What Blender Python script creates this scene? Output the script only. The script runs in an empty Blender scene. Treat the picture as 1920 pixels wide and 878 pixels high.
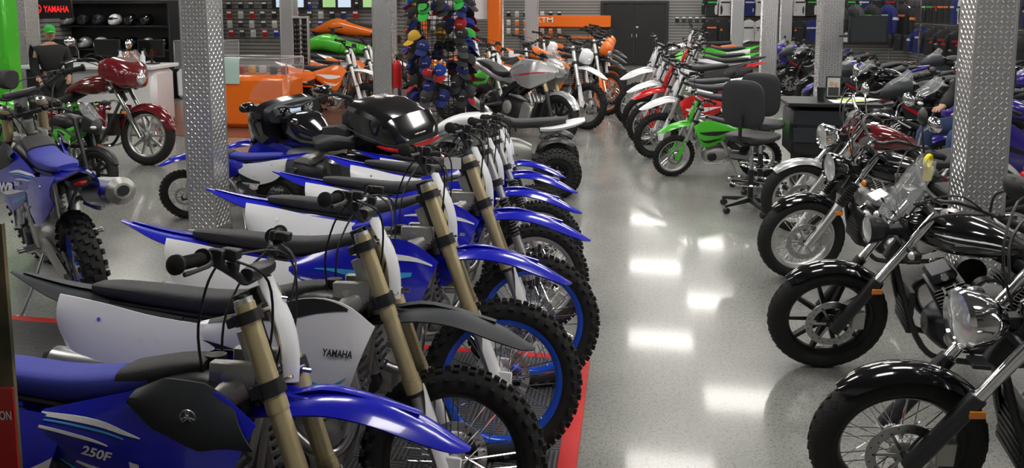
import bpy, bmesh, math, random
from math import sin, cos, pi, radians, sqrt, atan2
from mathutils import Vector, Matrix
random.seed(7)
SC=bpy.context.scene
COL=SC.collection
TH=radians(9.0)
def W(x,y,z=0.0):
    c,s=cos(TH),sin(TH)
    return Vector((x*c-y*s, x*s+y*c, z))
I4=Matrix.Identity(4)
def T(x,y,z): return Matrix.Translation((x,y,z))
def R(a,ax): return Matrix.Rotation(radians(a),4,ax)
def S(x,y,z): return Matrix.Diagonal((x,y,z,1))
# ------------------------------------------------------------ materials
MATS={}
def mat(name,col,rough=.5,metal=0.0,coat=0.0,emit=0.0,trans=0.0,alpha=1.0,bump=0.0,bscale=200,ior=1.45):
    if name in MATS: return MATS[name]
    m=bpy.data.materials.new(name); m.use_nodes=True
    nt=m.node_tree; b=nt.nodes['Principled BSDF']
    c=(col[0],col[1],col[2],1)
    b.inputs['Base Color'].default_value=c
    b.inputs['Roughness'].default_value=rough
    b.inputs['Metallic'].default_value=metal
    b.inputs['Coat Weight'].default_value=coat
    b.inputs['Coat Roughness'].default_value=.05
    b.inputs['IOR'].default_value=ior
    if emit>0:
        b.inputs['Emission Color'].default_value=c
        b.inputs['Emission Strength'].default_value=emit
    b.inputs['Transmission Weight'].default_value=trans
    b.inputs['Alpha'].default_value=alpha
    tc=nt.nodes.new('ShaderNodeTexCoord')
    n=nt.nodes.new('ShaderNodeTexNoise'); n.inputs['Scale'].default_value=9
    nt.links.new(tc.outputs['Object'],n.inputs['Vector'])
    mr=nt.nodes.new('ShaderNodeMapRange')
    mr.inputs['To Min'].default_value=max(0,rough-.04); mr.inputs['To Max'].default_value=min(1,rough+.06)
    nt.links.new(n.outputs['Fac'],mr.inputs['Value']); nt.links.new(mr.outputs['Result'],b.inputs['Roughness'])
    if bump>0:
        n2=nt.nodes.new('ShaderNodeTexNoise'); n2.inputs['Scale'].default_value=bscale
        nt.links.new(tc.outputs['Object'],n2.inputs['Vector'])
        bp=nt.nodes.new('ShaderNodeBump'); bp.inputs['Strength'].default_value=bump; bp.inputs['Distance'].default_value=.003
        nt.links.new(n2.outputs['Fac'],bp.inputs['Height']); nt.links.new(bp.outputs['Normal'],b.inputs['Normal'])
    MATS[name]=m
    return m
blue=mat('gloss_blue_plastic',(.010,.014,.48),.2,coat=.6)
blue2=mat('seat_blue',(.035,.045,.36),.6,bump=.3)
cyan=mat('cyan_graphic',(.05,.40,.75),.3)
white=mat('white_plastic',(.84,.85,.88),.28,coat=.3)
blackp=mat('black_plastic',(.018,.018,.020),.35)
blackg=mat('gloss_black_paint',(.006,.006,.008),.12,coat=.9)
greyp=mat('dark_grey_plastic',(.020,.024,.030),.5,coat=.0)
seatb=mat('seat_black_vinyl',(.032,.032,.036),.6,bump=.35)
rubber=mat('tire_rubber',(.014,.014,.015),.75,bump=.3)
chrome=mat('chrome',(.82,.82,.84),.07,1)
silver=mat('brushed_aluminium',(.66,.66,.66),.34,.95)
castal=mat('cast_aluminium',(.46,.46,.44),.42,.7,bump=.3)
darkmet=mat('dark_metal',(.06,.06,.065),.38,.8)
gold=mat('gold_anodised_fork',(.56,.47,.27),.34,.45,coat=.5)
steel=mat('steel_disc',(.45,.45,.46),.3,1)
rimblue=mat('rim_blue',(.012,.09,.70),.25,.1,coat=.5)
rimblk=mat('rim_black',(.012,.012,.013),.3,.2)
rimor=mat('rim_orange',(.75,.16,.01),.3)
orange=mat('gloss_orange',(.85,.17,.01),.3,coat=.4)
green=mat('lime_green_plastic',(.07,.50,.03),.25,coat=.4)
red=mat('gloss_red_plastic',(.55,.012,.012),.25,coat=.5)
maroon=mat('dark_maroon_paint',(.14,.008,.012),.15,coat=.9)
pewter=mat('pewter_metallic_paint',(.16,.14,.13),.22,.6,coat=.9)
silverp=mat('silver_paint',(.55,.56,.57),.25,.5,coat=.7)
purple=mat('purple_blue_paint',(.035,.02,.25),.2,coat=.7)
amber=mat('amber_lens',(.9,.28,.02),.2,coat=.5)
redlens=mat('red_lens',(.55,.01,.01),.12,coat=.6)
lens=mat('clear_lens',(.75,.78,.8),.06,.6,coat=.6)
glassm=mat('tinted_glass',(.75,.78,.8),.03,alpha=.12,coat=.0)
yellow=mat('yellow_tag',(.9,.75,.02),.5)
paper=mat('white_paper',(.8,.8,.78),.7)
wire=mat('black_wire',(.01,.01,.01),.4)
jeans=mat('blue_denim',(.03,.055,.14),.85,bump=.4)
skin=mat('skin',(.50,.29,.20),.55)
cloth=mat('black_cloth',(.018,.018,.02),.85,bump=.4)
clothg=mat('charcoal_cloth',(.045,.045,.05),.85,bump=.4)
clothb=mat('navy_cloth',(.012,.02,.12),.85,bump=.4)
clothw=mat('light_cloth',(.5,.5,.5),.85,bump=.4)
clothr=mat('red_cloth',(.36,.015,.015),.85,bump=.4)
clothn=mat('green_cloth',(.04,.42,.06),.85,bump=.4)
clotho=mat('orange_cloth',(.75,.17,.02),.85,bump=.4)
clothy=mat('yellow_cloth',(.6,.36,.04),.85,bump=.4)
clothbl=mat('royal_blue_cloth',(.015,.04,.32),.85,bump=.4)
screen=mat('lit_screen',(.5,.62,.75),.3,emit=.8)
screeng=mat('lit_screen_green',(.35,.6,.25),.3,emit=.6)
# ------------------------------------------------------------ mesh builder
def sg(a): return 1 if a>=0 else -1
def cr(pts,n,lin=False):
    L=len(pts); out=[]
    if lin: return [tuple(p) for p in pts]
    for i in range(n):
        t=i/(n-1)*(L-1); k=min(int(t),L-2); f=t-k
        p0=pts[max(k-1,0)];p1=pts[k];p2=pts[k+1];p3=pts[min(k+2,L-1)]
        out.append(tuple(.5*((2*b)+(-a+c)*f+(2*a-5*b+4*c-d)*f*f+(-a+3*b-3*c+d)*f**3) for a,b,c,d in zip(p0,p1,p2,p3)))
    return out
class MB:
    def __init__(s):
        s.v=[];s.f=[];s.mi=[];s.mats=[];s.cur=0;s.M=I4.copy()
    def mat(s,m):
        if m not in s.mats: s.mats.append(m)
        s.cur=s.mats.index(m); return s
    def add(s,vs,fs,X=None):
        if not s.mats: s.mat(blackp)
        M=s.M if X is None else s.M@X
        o=len(s.v)
        s.v+=[tuple(M@Vector(p)) for p in vs]
        s.f+=[tuple(i+o for i in f) for f in fs]
        s.mi+=[s.cur]*len(fs)
    def box(s,c,d,X=None,r=None):
        hx,hy,hz=d[0]/2,d[1]/2,d[2]/2
        if r is None: r=min(hx,hy,hz)*.25
        vs=[];idx={}
        for sx in(-1,1):
            for sy in(-1,1):
                for sz in(-1,1):
                    idx[(sx,sy,sz)]=len(vs)
                    vs+=[(c[0]+sx*hx,c[1]+sy*(hy-r),c[2]+sz*(hz-r)),(c[0]+sx*(hx-r),c[1]+sy*hy,c[2]+sz*(hz-r)),(c[0]+sx*(hx-r),c[1]+sy*(hy-r),c[2]+sz*hz)]
        fs=[]
        q=[(-1,-1),(1,-1),(1,1),(-1,1)]
        for a in(-1,1):
            fs.append([idx[(a,y,z)]+0 for y,z in q]);fs.append([idx[(x,a,z)]+1 for x,z in q]);fs.append([idx[(x,y,a)]+2 for x,y in q])
        for a in(-1,1):
            for b in(-1,1):
                fs.append([idx[(a,b,-1)],idx[(a,b,1)],idx[(a,b,1)]+1,idx[(a,b,-1)]+1])
                fs.append([idx[(a,-1,b)],idx[(a,1,b)],idx[(a,1,b)]+2,idx[(a,-1,b)]+2])
                fs.append([idx[(-1,a,b)]+1,idx[(1,a,b)]+1,idx[(1,a,b)]+2,idx[(-1,a,b)]+2])
        for k in idx.values(): fs.append([k,k+1,k+2])
        s.add(vs,fs,X); return s
    def loft(s,rings,caps=True,closed=False,X=None):
        n=len(rings[0]);vs=[p for r in rings for p in r];fs=[]
        m=len(rings)
        for i in range(m if closed else m-1):
            j=(i+1)%m
            for k in range(n):
                l=(k+1)%n
                fs.append((i*n+k,i*n+l,j*n+l,j*n+k))
        if caps and not closed:
            fs.append(tuple(range(n)));fs.append(tuple(range((m-1)*n,m*n)))
        s.add(vs,fs,X);return s
    def body(s,secs,n=14,k=20,e=2.4,X=None,lin=False):
        """secs (x,z,hw,ht,hb[,yc])"""
        secs=[t if len(t)==6 else tuple(t)+(0,) for t in secs]
        rings=[]
        for x,z,hw,ht,hb,yc in cr(secs,n,lin):
            hw=max(hw,.002);ht=max(ht,.002);hb=max(hb,.002)
            rg=[]
            for i in range(k):
                a=2*pi*i/k;c_=cos(a);s_=sin(a)
                rg.append((x,yc+hw*sg(c_)*abs(c_)**(2/e),z+(ht if s_>0 else hb)*sg(s_)*abs(s_)**(2/e)))
            rings.append(rg)
        s.loft(rings,X=X);return s
    def tube(s,pts,r,seg=8,n=None,closed=False,X=None):
        pts=[tuple(p) for p in pts]
        if n: pts=cr(pts,n)
        P=[Vector(p) for p in pts];m=len(P)
        rr=r if isinstance(r,(list,tuple)) else [r]*m
        if len(rr)!=m: rr=[x[0] for x in cr([(a,) for a in rr],m)]
        rings=[];up=None
        for i in range(m):
            if closed: d=P[(i+1)%m]-P[i-1]
            else: d=P[min(i+1,m-1)]-P[max(i-1,0)]
            if d.length<1e-9: d=Vector((0,0,1))
            d.normalize()
            if up is None:
                up=Vector((0,0,1)) if abs(d.z)<.9 else Vector((1,0,0))
            sd=d.cross(up)
            if sd.length<1e-6: sd=d.cross(Vector((0,1,0)))
            sd.normalize();up=sd.cross(d).normalized()
            rings.append([tuple(P[i]+(sd*cos(2*pi*k/seg)+up*sin(2*pi*k/seg))*rr[i]) for k in range(seg)])
        s.loft(rings,closed=closed,X=X);return s
    def cyl(s,p0,p1,r0,r1=None,seg=16,X=None):
        return s.tube([p0,p1],[r0,r0 if r1 is None else r1],seg,X=X)
    def lathe(s,prof,seg=32,closed=False,X=None):
        rings=[]
        for r,y in prof:
            rings.append([(max(r,.0005)*cos(2*pi*k/seg),y,max(r,.0005)*sin(2*pi*k/seg)) for k in range(seg)])
        s.loft(rings,closed=closed,X=X,caps=not closed);return s
    def torus(s,Rc,a,b,seg=48,k=12,X=None):
        s.lathe([(Rc+a*cos(2*pi*i/k),b*sin(2*pi*i/k)) for i in range(k)],seg,True,X);return s
    def ball(s,c,rx,ry=None,rz=None,seg=16,X=None,zmin=-1,zmax=1):
        ry=rx if ry is None else ry;rz=rx if rz is None else rz
        n=seg//2+1;rings=[]
        a0=math.asin(zmin);a1=math.asin(zmax)
        for i in range(n):
            a=a0+(a1-a0)*i/(n-1)
            cc=max(cos(a),.001)
            rings.append([(c[0]+rx*cc*cos(2*pi*k/seg),c[1]+ry*cc*sin(2*pi*k/seg),c[2]+rz*sin(a)) for k in range(seg)])
        s.loft(rings,X=X);return s
    def shell(s,P,Q,X=None):
        a=len(P);b=len(P[0]);vs=[p for r in P for p in r]+[p for r in Q for p in r];o=a*b;fs=[]
        for i in range(a-1):
            for j in range(b-1):
                fs.append((i*b+j,i*b+j+1,(i+1)*b+j+1,(i+1)*b+j))
                fs.append((o+i*b+j,o+(i+1)*b+j,o+(i+1)*b+j+1,o+i*b+j+1))
        for i in range(a-1):
            for j in(0,b-1): fs.append((i*b+j,(i+1)*b+j,o+(i+1)*b+j,o+i*b+j))
        for j in range(b-1):
            for i in(0,a-1): fs.append((i*b+j,i*b+j+1,o+i*b+j+1,o+i*b+j))
        s.add(vs,fs,X);return s
    def fender(s,path,th=.006,n=16,k=9,X=None,p=2.2):
        """path (x,z,halfwidth,drop)"""
        pp=cr(path,n);P=[];Q=[]
        for i,(x,z,hw,dr) in enumerate(pp):
            a=pp[max(i-1,0)];b=pp[min(i+1,n-1)]
            d=Vector((b[0]-a[0],0,b[1]-a[1])).normalized();nn=Vector((-d.z,0,d.x))
            if nn.z<0 and abs(d.x)>.7: nn=-nn
            if i and nn.dot(last)<0: nn=-nn
            last=nn
            r1=[];r2=[]
            for j in range(k):
                t=-1+2*j/(k-1)
                q=Vector((x,t*hw,z))-nn*dr*abs(t)**p
                r1.append(tuple(q));r2.append(tuple(q-nn*th-Vector((0,t*th,0))))
            P.append(r1);Q.append(r2)
        s.shell(P,Q,X);return s
    def mesh(s,name,ang=38,recalc=True):
        me=bpy.data.meshes.new(name)
        me.from_pydata(s.v,[],s.f)
        for m in s.mats: me.materials.append(m)
        me.polygons.foreach_set('material_index',s.mi)
        me.polygons.foreach_set('use_smooth',[True]*len(s.f))
        me.update()
        if recalc:
            bm=bmesh.new();bm.from_mesh(me);bmesh.ops.recalc_face_normals(bm,faces=bm.faces);bm.to_mesh(me);bm.free()
        me.set_sharp_from_angle(angle=radians(ang))
        return me
class Sheet:
    def __init__(s,top,bot,bulge=.02,nu=14,nv=7,lin=False):
        s.nu,s.nv=nu,nv
        if lin:
            def l(p):
                o=[]
                for i in range(41):
                    x=i/40*(len(p)-1);k=min(int(x),len(p)-2);f=x-k
                    o.append(tuple(a*(1-f)+b*f for a,b in zip(p[k],p[k+1])))
                return o
            s.t=l(top);s.b=l(bot)
        else: s.t=cr(top,41);s.b=cr(bot,41)
        s.bu=bulge
        s.sd=sg(sum(p[1] for p in top+bot))
    def pt(s,u,v,off=0):
        x=min(max(u,0),1)*40;k=min(int(x),39);f=x-k
        a=Vector(s.t[k]).lerp(Vector(s.t[k+1]),f);b=Vector(s.b[k]).lerp(Vector(s.b[k+1]),f)
        p=a.lerp(b,v);p.y+=s.sd*(s.bu*4*v*(1-v)+off);return p
    def build(s,mb,th=.006):
        P=[[tuple(s.pt(i/(s.nu-1),j/(s.nv-1))) for j in range(s.nv)] for i in range(s.nu)]
        Q=[[tuple(s.pt(i/(s.nu-1),j/(s.nv-1),-th)) for j in range(s.nv)] for i in range(s.nu)]
        mb.shell(P,Q)
    def strip(s,mb,pts,off=.0025,n=14):
        q=cr(pts,n);P=[[tuple(s.pt(u,v-h,off)),tuple(s.pt(u,v,off)),tuple(s.pt(u,v+h,off))] for u,v,h in q]
        Q=[[tuple(s.pt(u,v-h,off-.002)),tuple(s.pt(u,v,off-.002)),tuple(s.pt(u,v+h,off-.002))] for u,v,h in q]
        mb.shell(P,Q)
    def inv(s,x,z):
        v=.5;u=.5
        for _ in range(5):
            lo,hi=0.0,1.0
            for _ in range(14):
                m=(lo+hi)/2
                if s.pt(m,v).x<x: lo=m
                else: hi=m
            u=(lo+hi)/2;a=s.pt(u,0).z;b=s.pt(u,1).z
            v=min(max((a-z)/(a-b),0),1)
        return u,v
    def textxz(s,mb,txt,x0,z0,w,h,off=.005,shear=.2,bold=0,rise=0):
        vs,fs=text_geo(txt,bold)
        mx=max(p[0] for p in vs);my=max(p[1] for p in vs);out=[]
        for x,y in vs:
            uu=x/mx;vv=y/my;xs=uu*w+shear*vv*h
            px=x0+xs if s.sd<0 else x0+w-xs
            out.append(tuple(s.pt(*s.inv(px,z0+vv*h+rise*(px-x0)),off)))
        mb.add(out,fs)
    def text(s,mb,txt,u0,v0,du,dv,off=.004,shear=0.3,bold=0):
        vs,fs=text_geo(txt,bold)
        mx=max(p[0] for p in vs);my=max(p[1] for p in vs)
        out=[]
        for x,y in vs:
            uu=x/mx;vv=y/my
            if s.sd>0: uu=1-uu
            out.append(tuple(s.pt(u0+du*uu+(shear*vv*du*.2)*(1 if s.sd<0 else -1),v0-dv*vv,off)))
        mb.add(out,fs)
TG={}
def text_geo(txt,bold=0):
    if (txt,bold) in TG: return TG[(txt,bold)]
    cu=bpy.data.curves.new('t','FONT');cu.body=txt;cu.resolution_u=3;cu.offset=bold
    ob=bpy.data.objects.new('t',cu);COL.objects.link(ob)
    dg=bpy.context.evaluated_depsgraph_get();dg.update()
    me=bpy.data.meshes.new_from_object(ob.evaluated_get(dg))
    vs=[(v.co.x,v.co.y) for v in me.vertices];fs=[tuple(p.vertices) for p in me.polygons]
    x0=min(v[0] for v in vs);y0=min(v[1] for v in vs)
    vs=[(a-x0,b-y0) for a,b in vs]
    bpy.data.objects.remove(ob);bpy.data.curves.remove(cu);bpy.data.meshes.remove(me)
    TG[(txt,bold)]=(vs,fs);return TG[(txt,bold)]
def flat_text(mb,txt,w,h,X,bold=0.02):
    vs,fs=text_geo(txt,bold);mx=max(p[0] for p in vs);my=max(p[1] for p in vs)
    mb.add([(x/mx*w-w/2,0,y/my*h-h/2) for x,y in vs],fs,X)
CACHE={}
def part(parent,name,fn,key=None,M=None,label=None,ang=38,recalc=True):
    if key is not None and key in CACHE: me=CACHE[key]
    else:
        mb=MB();fn(mb);me=mb.mesh(name,ang,recalc)
        if key is not None: CACHE[key]=me
    ob=bpy.data.objects.new(name,me);COL.objects.link(ob)
    if parent is not None: ob.parent=parent
    if M is not None: ob.matrix_basis=M
    if label: ob['label']=label
    return ob
def root(name,label,cat,group=None,M=None):
    e=bpy.data.objects.new(name,None);e.empty_display_size=.1;COL.objects.link(e)
    e['label']=label;e['category']=cat
    if group: e['group']=group
    if M is not None: e.matrix_basis=M
    return e
def thing(name,label,cat,fn,M=None,group=None,key=None,ang=38):
    ob=part(None,name,fn,key,M,label,ang);ob['category']=cat
    if group: ob['group']=group
    return ob
def clone(ob,M=None,label=None,parent=None):
    c=ob.copy();COL.objects.link(c)
    if parent is not None: c.parent=parent
    if M is not None: c.matrix_basis=M
    if label: c['label']=label
    for ch in ob.children: clone(ch,parent=c)
    return c
def struct(name,fn,M=None):
    o=part(None,name,fn,None,M);o['kind']='structure';return o
# ------------------------------------------------------------ wheels
def wheel(parent,name,M,R_,w,a,rimR,style,rimm,disc=.13,knob=0,hubm=None):
    hubm=hubm or castal
    kk=(R_,w,a,rimR,style,rimm.name,disc,knob)
    def rimf(mb):
        mb.mat(rimm)
        hw=w*.58;ri=R_-2*a
        mb.lathe([(ri+.012,-hw),(ri+.012,-hw*.85),(ri-.004,-hw*.7),(ri-.010,0),(ri-.004,hw*.7),(ri+.012,hw*.85),(ri+.012,hw),(ri-.004,hw),(ri-.015,hw*.7),(ri-.022,hw*.3),(ri-.022,-hw*.3),(ri-.015,-hw*.7),(ri-.004,-hw)],56,True)
        if style=='cast':
            for i in range(10):
                X=R(i*36,'Y')
                rr=ri-.012
                mb.loft([[(.03*1,-.02,-.014),(.03,.02,-.014),(.03,.02,.014),(.03,-.02,.014)],[(rr,-.014,-.011),(rr,.014,-.011),(rr,.014,.011),(rr,-.014,.011)]],X=X)
    ro=part(parent,name,rimf,('rim',)+kk,M)
    def tiref(mb):
        mb.mat(rubber)
        rc=R_-a
        k=16
        mb.lathe([(rc+a*cos(2*pi*i/k),w*sg(sin(2*pi*i/k))*abs(sin(2*pi*i/k))**.8) for i in range(k)],56,True)
        if knob:
            n=34 if knob==1 else 30
            rows=[(0,0),(.45,24),(.86,58)] if knob==1 else [(.0,0),(.42,22),(.85,56)]
            for i in range(n*2):
                an=i*180/n
                for q,(yy,tl) in enumerate(rows):
                    if (i+q)%2: continue
                    for sd in((1,) if q==0 else (1,-1)):
                        kx=.024 if knob==1 else .03
                        pos=(0,sd*w*cos(radians(90-tl*1.25)) if tl else 0,rc+a*cos(radians(tl*1.25)))
                        X=R(an,'Y')@T(*pos)@R(-sd*tl,'X')
                        mb.box((0,0,.005),(kx,w*.42 if q else w*.55,.022),X,r=.002)
        else:
            for i in range(40):
                an=i*9
                for sd in(1,-1):
                    X=R(an,'Y')@T(0,sd*w*.45,rc+a*.9)@R(-sd*26,'X')@R(sd*35,'Z')
                    mb.box((0,0,.0),(.03,w*.5,.004),X,r=.001)
    part(ro,'tire',tiref,('tire',R_,w,a,knob))
    def hubf(mb):
        mb.mat(hubm)
        mb.lathe([(.001,-.06),(.03,-.06),(.045,-.05),(.045,-.04),(.026,-.03),(.024,.03),(.045,.04),(.045,.05),(.03,.06),(.001,.06)],20)
        mb.mat(darkmet);mb.cyl((0,-.1,0),(0,.1,0),.012,seg=8)
    part(ro,'hub',hubf,('hub',hubm.name))
    if style=='wire':
        def spf(mb):
            mb.mat(chrome);ri=R_-2*a-.012
            for i in range(36):
                sd=1 if i%2 else -1
                a0=2*pi*i/36;a1=a0+(.42 if (i//2)%2 else -.42)
                mb.cyl((.042*cos(a0),sd*.045,.042*sin(a0)),(ri*cos(a1),sd*.006,ri*sin(a1)),.0024,seg=4)
        part(ro,'spokes',spf,('spk',R_,a))
    if disc:
        def df(mb):
            mb.mat(steel)
            mb.lathe([(disc,.066),(disc,.07),(disc*.72,.07),(disc*.72,.066)],36,True)
            for i in range(6):
                mb.box((disc*.5,.068,0),(disc*.6,.004,.014),R(i*60,'Y'))
            mb.mat(blackp)
            for i in range(24):
                mb.cyl((disc*(.80+.1*(i%2)),.0655,0),(disc*(.80+.1*(i%2)),.0705,0),.004,seg=6,X=R(i*15,'Y'))
        part(ro,'brake_disc',df,('disc',disc))
    return ro
def steerM(p,axis,ang): 
    return Matrix.Translation(p)@Matrix.Rotation(radians(ang),4,Vector(axis))@Matrix.Translation(-Vector(p))
# ------------------------------------------------------------ dirt bike
DD=Vector((-.454,0,.891))
WB=1.39
def shp(sd):
    return Sheet([(.40,.095*sd,.87),(.68,.125*sd,.945),(.86,.15*sd,.99),(1.0,.17*sd,.975),(1.12,.185*sd,.90)],
                 [(.40,.105*sd,.77),(.60,.14*sd,.68),(.76,.165*sd,.60),(.93,.195*sd,.555),(1.03,.21*sd,.66)],.03,16,8)
def sidep(sd):
    return Sheet([(-.20,.085*sd,.95),(.0,.105*sd,.925),(.22,.115*sd,.885),(.50,.115*sd,.855)],
                 [(-.17,.11*sd,.80),(-.03,.16*sd,.67),(.22,.17*sd,.60),(.44,.14*sd,.60)],.025,14,8)
def emblem(mb,X,r=.04):
    mb.mat(silver);mb.lathe([(r,0),(r,.003),(r*.87,.003),(r*.87,0)],32,True,X)
    for k in range(3):
        Y=X@R(120*k,'Y')
        mb.box((0,0,r*.05),(r*.07,.005,r*.5),Y,r=.0005)
        for q in(-1,1): mb.box((q*r*.17,0,r*.55),(r*.09,.005,r*.6),Y,r=.0005)
        mb.box((0,0,r*.27),(r*.42,.005,r*.09),Y,r=.0005)
def dirt_bike(sp,label,M,name='dirt_bike',group=None):
    g=lambda k,d:sp.get(k,d)
    main=g('main',blue);fend=g('fend',main);tail=g('tail',main);side=g('side',white);seat=g('seat',seatb)
    rim=g('rim',rimblk);fork=g('fork',gold);pl=g('plate',white);st=g('steer',-8);fr=g('frame',castal);gr=g('graphic',None)
    rt=root(name,label,'motorcycle',group,M)
    SM=T(0,0,.042)@steerM((1.03,0,1.18),(0,1,0),6)@steerM((1.03,0,1.18),(DD.x,0,DD.z),st)
    wheel(rt,'front_wheel',SM@T(1.48,0,.35),.35,.042,.042,.275,'wire',rim,.13,1)
    wheel(rt,'rear_wheel',T(0,0,.335),.335,.060,.055,.25,'wire',rim,.12,2)
    B=Vector((1.45,0,.352))
    def leg(mb,sd):
        b=B+Vector((0,.11*sd,0))
        mb.mat(darkmet).box((1.468,.095*sd,.345),(.075,.045,.07))
        mb.mat(silver).cyl(b,b+DD*.42,.0245,seg=14)
        if g('gaiter',0):
            mb.mat(silver).cyl(b,b+DD*.30,.032,seg=14)
            mb.mat(blackp)
            for i in range(12): 
                p=b+DD*(.30+i*.022);mb.tube([p,p+DD*.011,p+DD*.022],[.026,.036,.026],14)
            mb.mat(silver).cyl(b+DD*.55,b+DD*.93,.026,seg=14)
        else:
            mb.mat(fork).cyl(b+DD*.33,b+DD*.925,.0305,seg=24)
            mb.cyl(b+DD*.31,b+DD*.355,.035,seg=24)
            mb.cyl(b+DD*.36,b+DD*.375,.0335,seg=24)
            mb.cyl(b+DD*.60,b+DD*.64,.0335,seg=24)
            mb.mat(blackp).cyl(b+DD*.295,b+DD*.312,.034,seg=16)
            mb.mat(silver).cyl(b+DD*.925,b+DD*.94,.028,seg=14)
            mb.mat(blackp).cyl(b+DD*.94,b+DD*.95,.012,seg=8)
    for sd in(1,-1):
        part(rt,'fork_leg',lambda mb:leg(mb,sd),('leg',sd,fork.name,g('gaiter',0)),SM)
    def clamp(mb,s_,h):
        mb.mat(g('clampm',blackp))
        c=B+DD*s_
        X=T(*c)@R(-27,'Y')
        mb.box((-.03,0,0),(.07,.17,h),X)
        for sd in(1,-1):
            mb.cyl((0,.11*sd,-h/2),(0,.11*sd,h/2),.042,seg=18,X=X)
            mb.box((-.05,.11*sd,0),(.03,.03,h*.9),X)
            mb.mat(chrome).cyl((.0,.06*sd,0),(.05,.06*sd,0),.006,seg=6,X=X);mb.mat(g('clampm',blackp))
        if s_>.8:
            for sd in(1,-1): mb.box((-.03,.045*sd,.04),(.045,.03,.06),X)
        else: mb.mat(darkmet).cyl((-.04,0,0),(-.04,0,.2),.03,seg=14,X=X)
    part(rt,'upper_clamp',lambda mb:clamp(mb,.885,.035),('clampu',g('clampm',blackp).name),SM)
    part(rt,'lower_clamp',lambda mb:clamp(mb,.67,.045),('clampl',g('clampm',blackp).name),SM)
    if not g('gaiter',0):
        for sd in(1,-1):
            def guard(mb):
                mb.mat(pl)
                P=[];Q=[]
                for i in range(12):
                    s_=-.03+.36*i/11;r_=.042
                    c=B+Vector((0,.11*sd,0))+DD*s_
                    sp_=85 if i<7 else 85-16*(i-6)
                    row=[];row2=[]
                    for j in range(9):
                        an=radians(-sp_+2*sp_*j/8+10*sd)
                        d=Vector((.891*cos(an),sin(an),.454*cos(an)))
                        row.append(tuple(c+d*r_));row2.append(tuple(c+d*(r_-.004)))
                    P.append(row);Q.append(row2)
                mb.shell(P,Q)
                mb.box((1.47,.13*sd,.37),(.09,.012,.10),r=.005)
            part(rt,'fork_guard',guard,('guard',sd,pl.name),SM)
    def ff(mb):
        mb.mat(fend)
        mb.fender([(1.00,.80,.035,.01),(1.06,.85,.06,.02),(1.18,.90,.09,.035),(1.32,.93,.098,.045),(1.46,.925,.098,.05),(1.60,.885,.082,.045),(1.70,.84,.055,.025),(1.745,.82,.018,.005)],.006,22,11)
        mb.box((1.20,0,.90),(.16,.09,.02))
        mb.fender([(1.12,.885,.03,.004),(1.3,.944,.03,.006),(1.58,.905,.02,.004)],.01,10,5)
    part(rt,'front_fender',ff,('ffend',fend.name),SM)
    def bars(mb):
        mb.mat(g('barm',blackp))
        h=[(-.075,.40,.085),(-.055,.27,.085),(-.012,.15,.03),(.0,.09,.0),(0,0,0)]
        pts=[(1.015+x,y,1.235+z) for x,y,z in h]+[(1.015+x,-y,1.235+z) for x,y,z in h[:-1][::-1]]
        mb.tube(pts,.0125,10,26)
        mb.mat(blackp).body([(-.05,0,.02,.02,.02),(0,0,.03,.024,.024),(.05,0,.02,.02,.02)],8,12,3,X=T(1.02,0,1.255)@R(90,'Z')@S(2,1,1))
        for sd in(1,-1):
            mb.mat(blackp).box((.98,.245*sd,1.325),(.045,.03,.045))
            mb.box((1.01,.22*sd,1.335),(.05,.045,.03));mb.box((1.0,.17*sd,1.29),(.035,.035,.035))
            mb.tube([(.955,.24*sd,1.32),(.99,.3*sd,1.315),(.99,.36*sd,1.31),(.97,.41*sd,1.30)],[.007,.008,.006,.007],6,10)
            mb.mat(wire).tube([(.99,.22*sd,1.32),(1.09,.14*sd,1.27),(1.11,.07*sd,1.12),(1.1,.05*sd,.95)],.004,6,14)
            mb.tube([(.99,.25*sd,1.31),(.93,.16*sd,1.22),(.90,.1*sd,1.08),(.92,.07*sd,.95)],.004,6,12)
        mb.tube([(.99,-.2,1.32),(1.10,-.05,1.33),(1.13,.06,1.2),(1.14,.09,.9)],.004,6,14)
    hb=part(rt,'handlebar',bars,('bars',g('barm',blackp).name),SM)
    for sd in(1,-1):
        def grip(mb):
            mb.mat(rubber)
            a=Vector((.957,.275*sd,1.322));b=Vector((.938,.405*sd,1.320));d=(b-a)
            mb.cyl(a,a+d*.06,.028,seg=18)
            for i in range(11): mb.tube([a+d*(.07+.073*i),a+d*(.07+.073*i+.04),a+d*(.07+.073*i+.06)],[.0165,.019,.0165],14)
            mb.tube([a+d*.88,a+d*.91,a+d*.98,a+d*1.02],[.02,.027,.027,.02],18)
        part(hb,'grip',grip,('grip',sd))
    if pl and not g('light',0):
        def npf(mb):
            mb.mat(pl)
            P=[];Q=[]
            for i in range(9):
                t=i/8;c=B+DD*(.66+.34*t)+Vector((.045+.045*sin(pi*min(1,t*1.1)*.8),0,0));hw=.03+.022*sin(pi*min(t*1.2,1)*.85)
                row=[];r2=[]
                for j in range(9):
                    k=-1+2*j/8;q=c+Vector((-.035*k*k,hw*k,0))
                    row.append(tuple(q));r2.append(tuple(q-Vector((.005,0,0))))
                P.append(row);Q.append(r2)
            mb.shell(P,Q)
            mb.mat(chrome)
            for s_ in(.70,.93): mb.cyl(B+DD*s_+Vector((.07,0,0)),B+DD*s_+Vector((.095,0,0)),.007,seg=8)
        part(rt,'number_plate',npf,('np',pl.name),SM)
    else:
        def hl(mb):
            mb.mat(pl or main).body([(0,0,.02,.02,.02),(-.03,0,.09,.1,.09),(-.12,0,.11,.14,.1),(-.15,0,.1,.13,.1)],8,16,3,X=T(1.34,0,1.05)@R(8,'Y'))
            mb.mat(lens).ball((1.325,0,1.03),.03,.05,.045)
        part(rt,'headlight',hl,('hl',(pl or main).name),SM)
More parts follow.
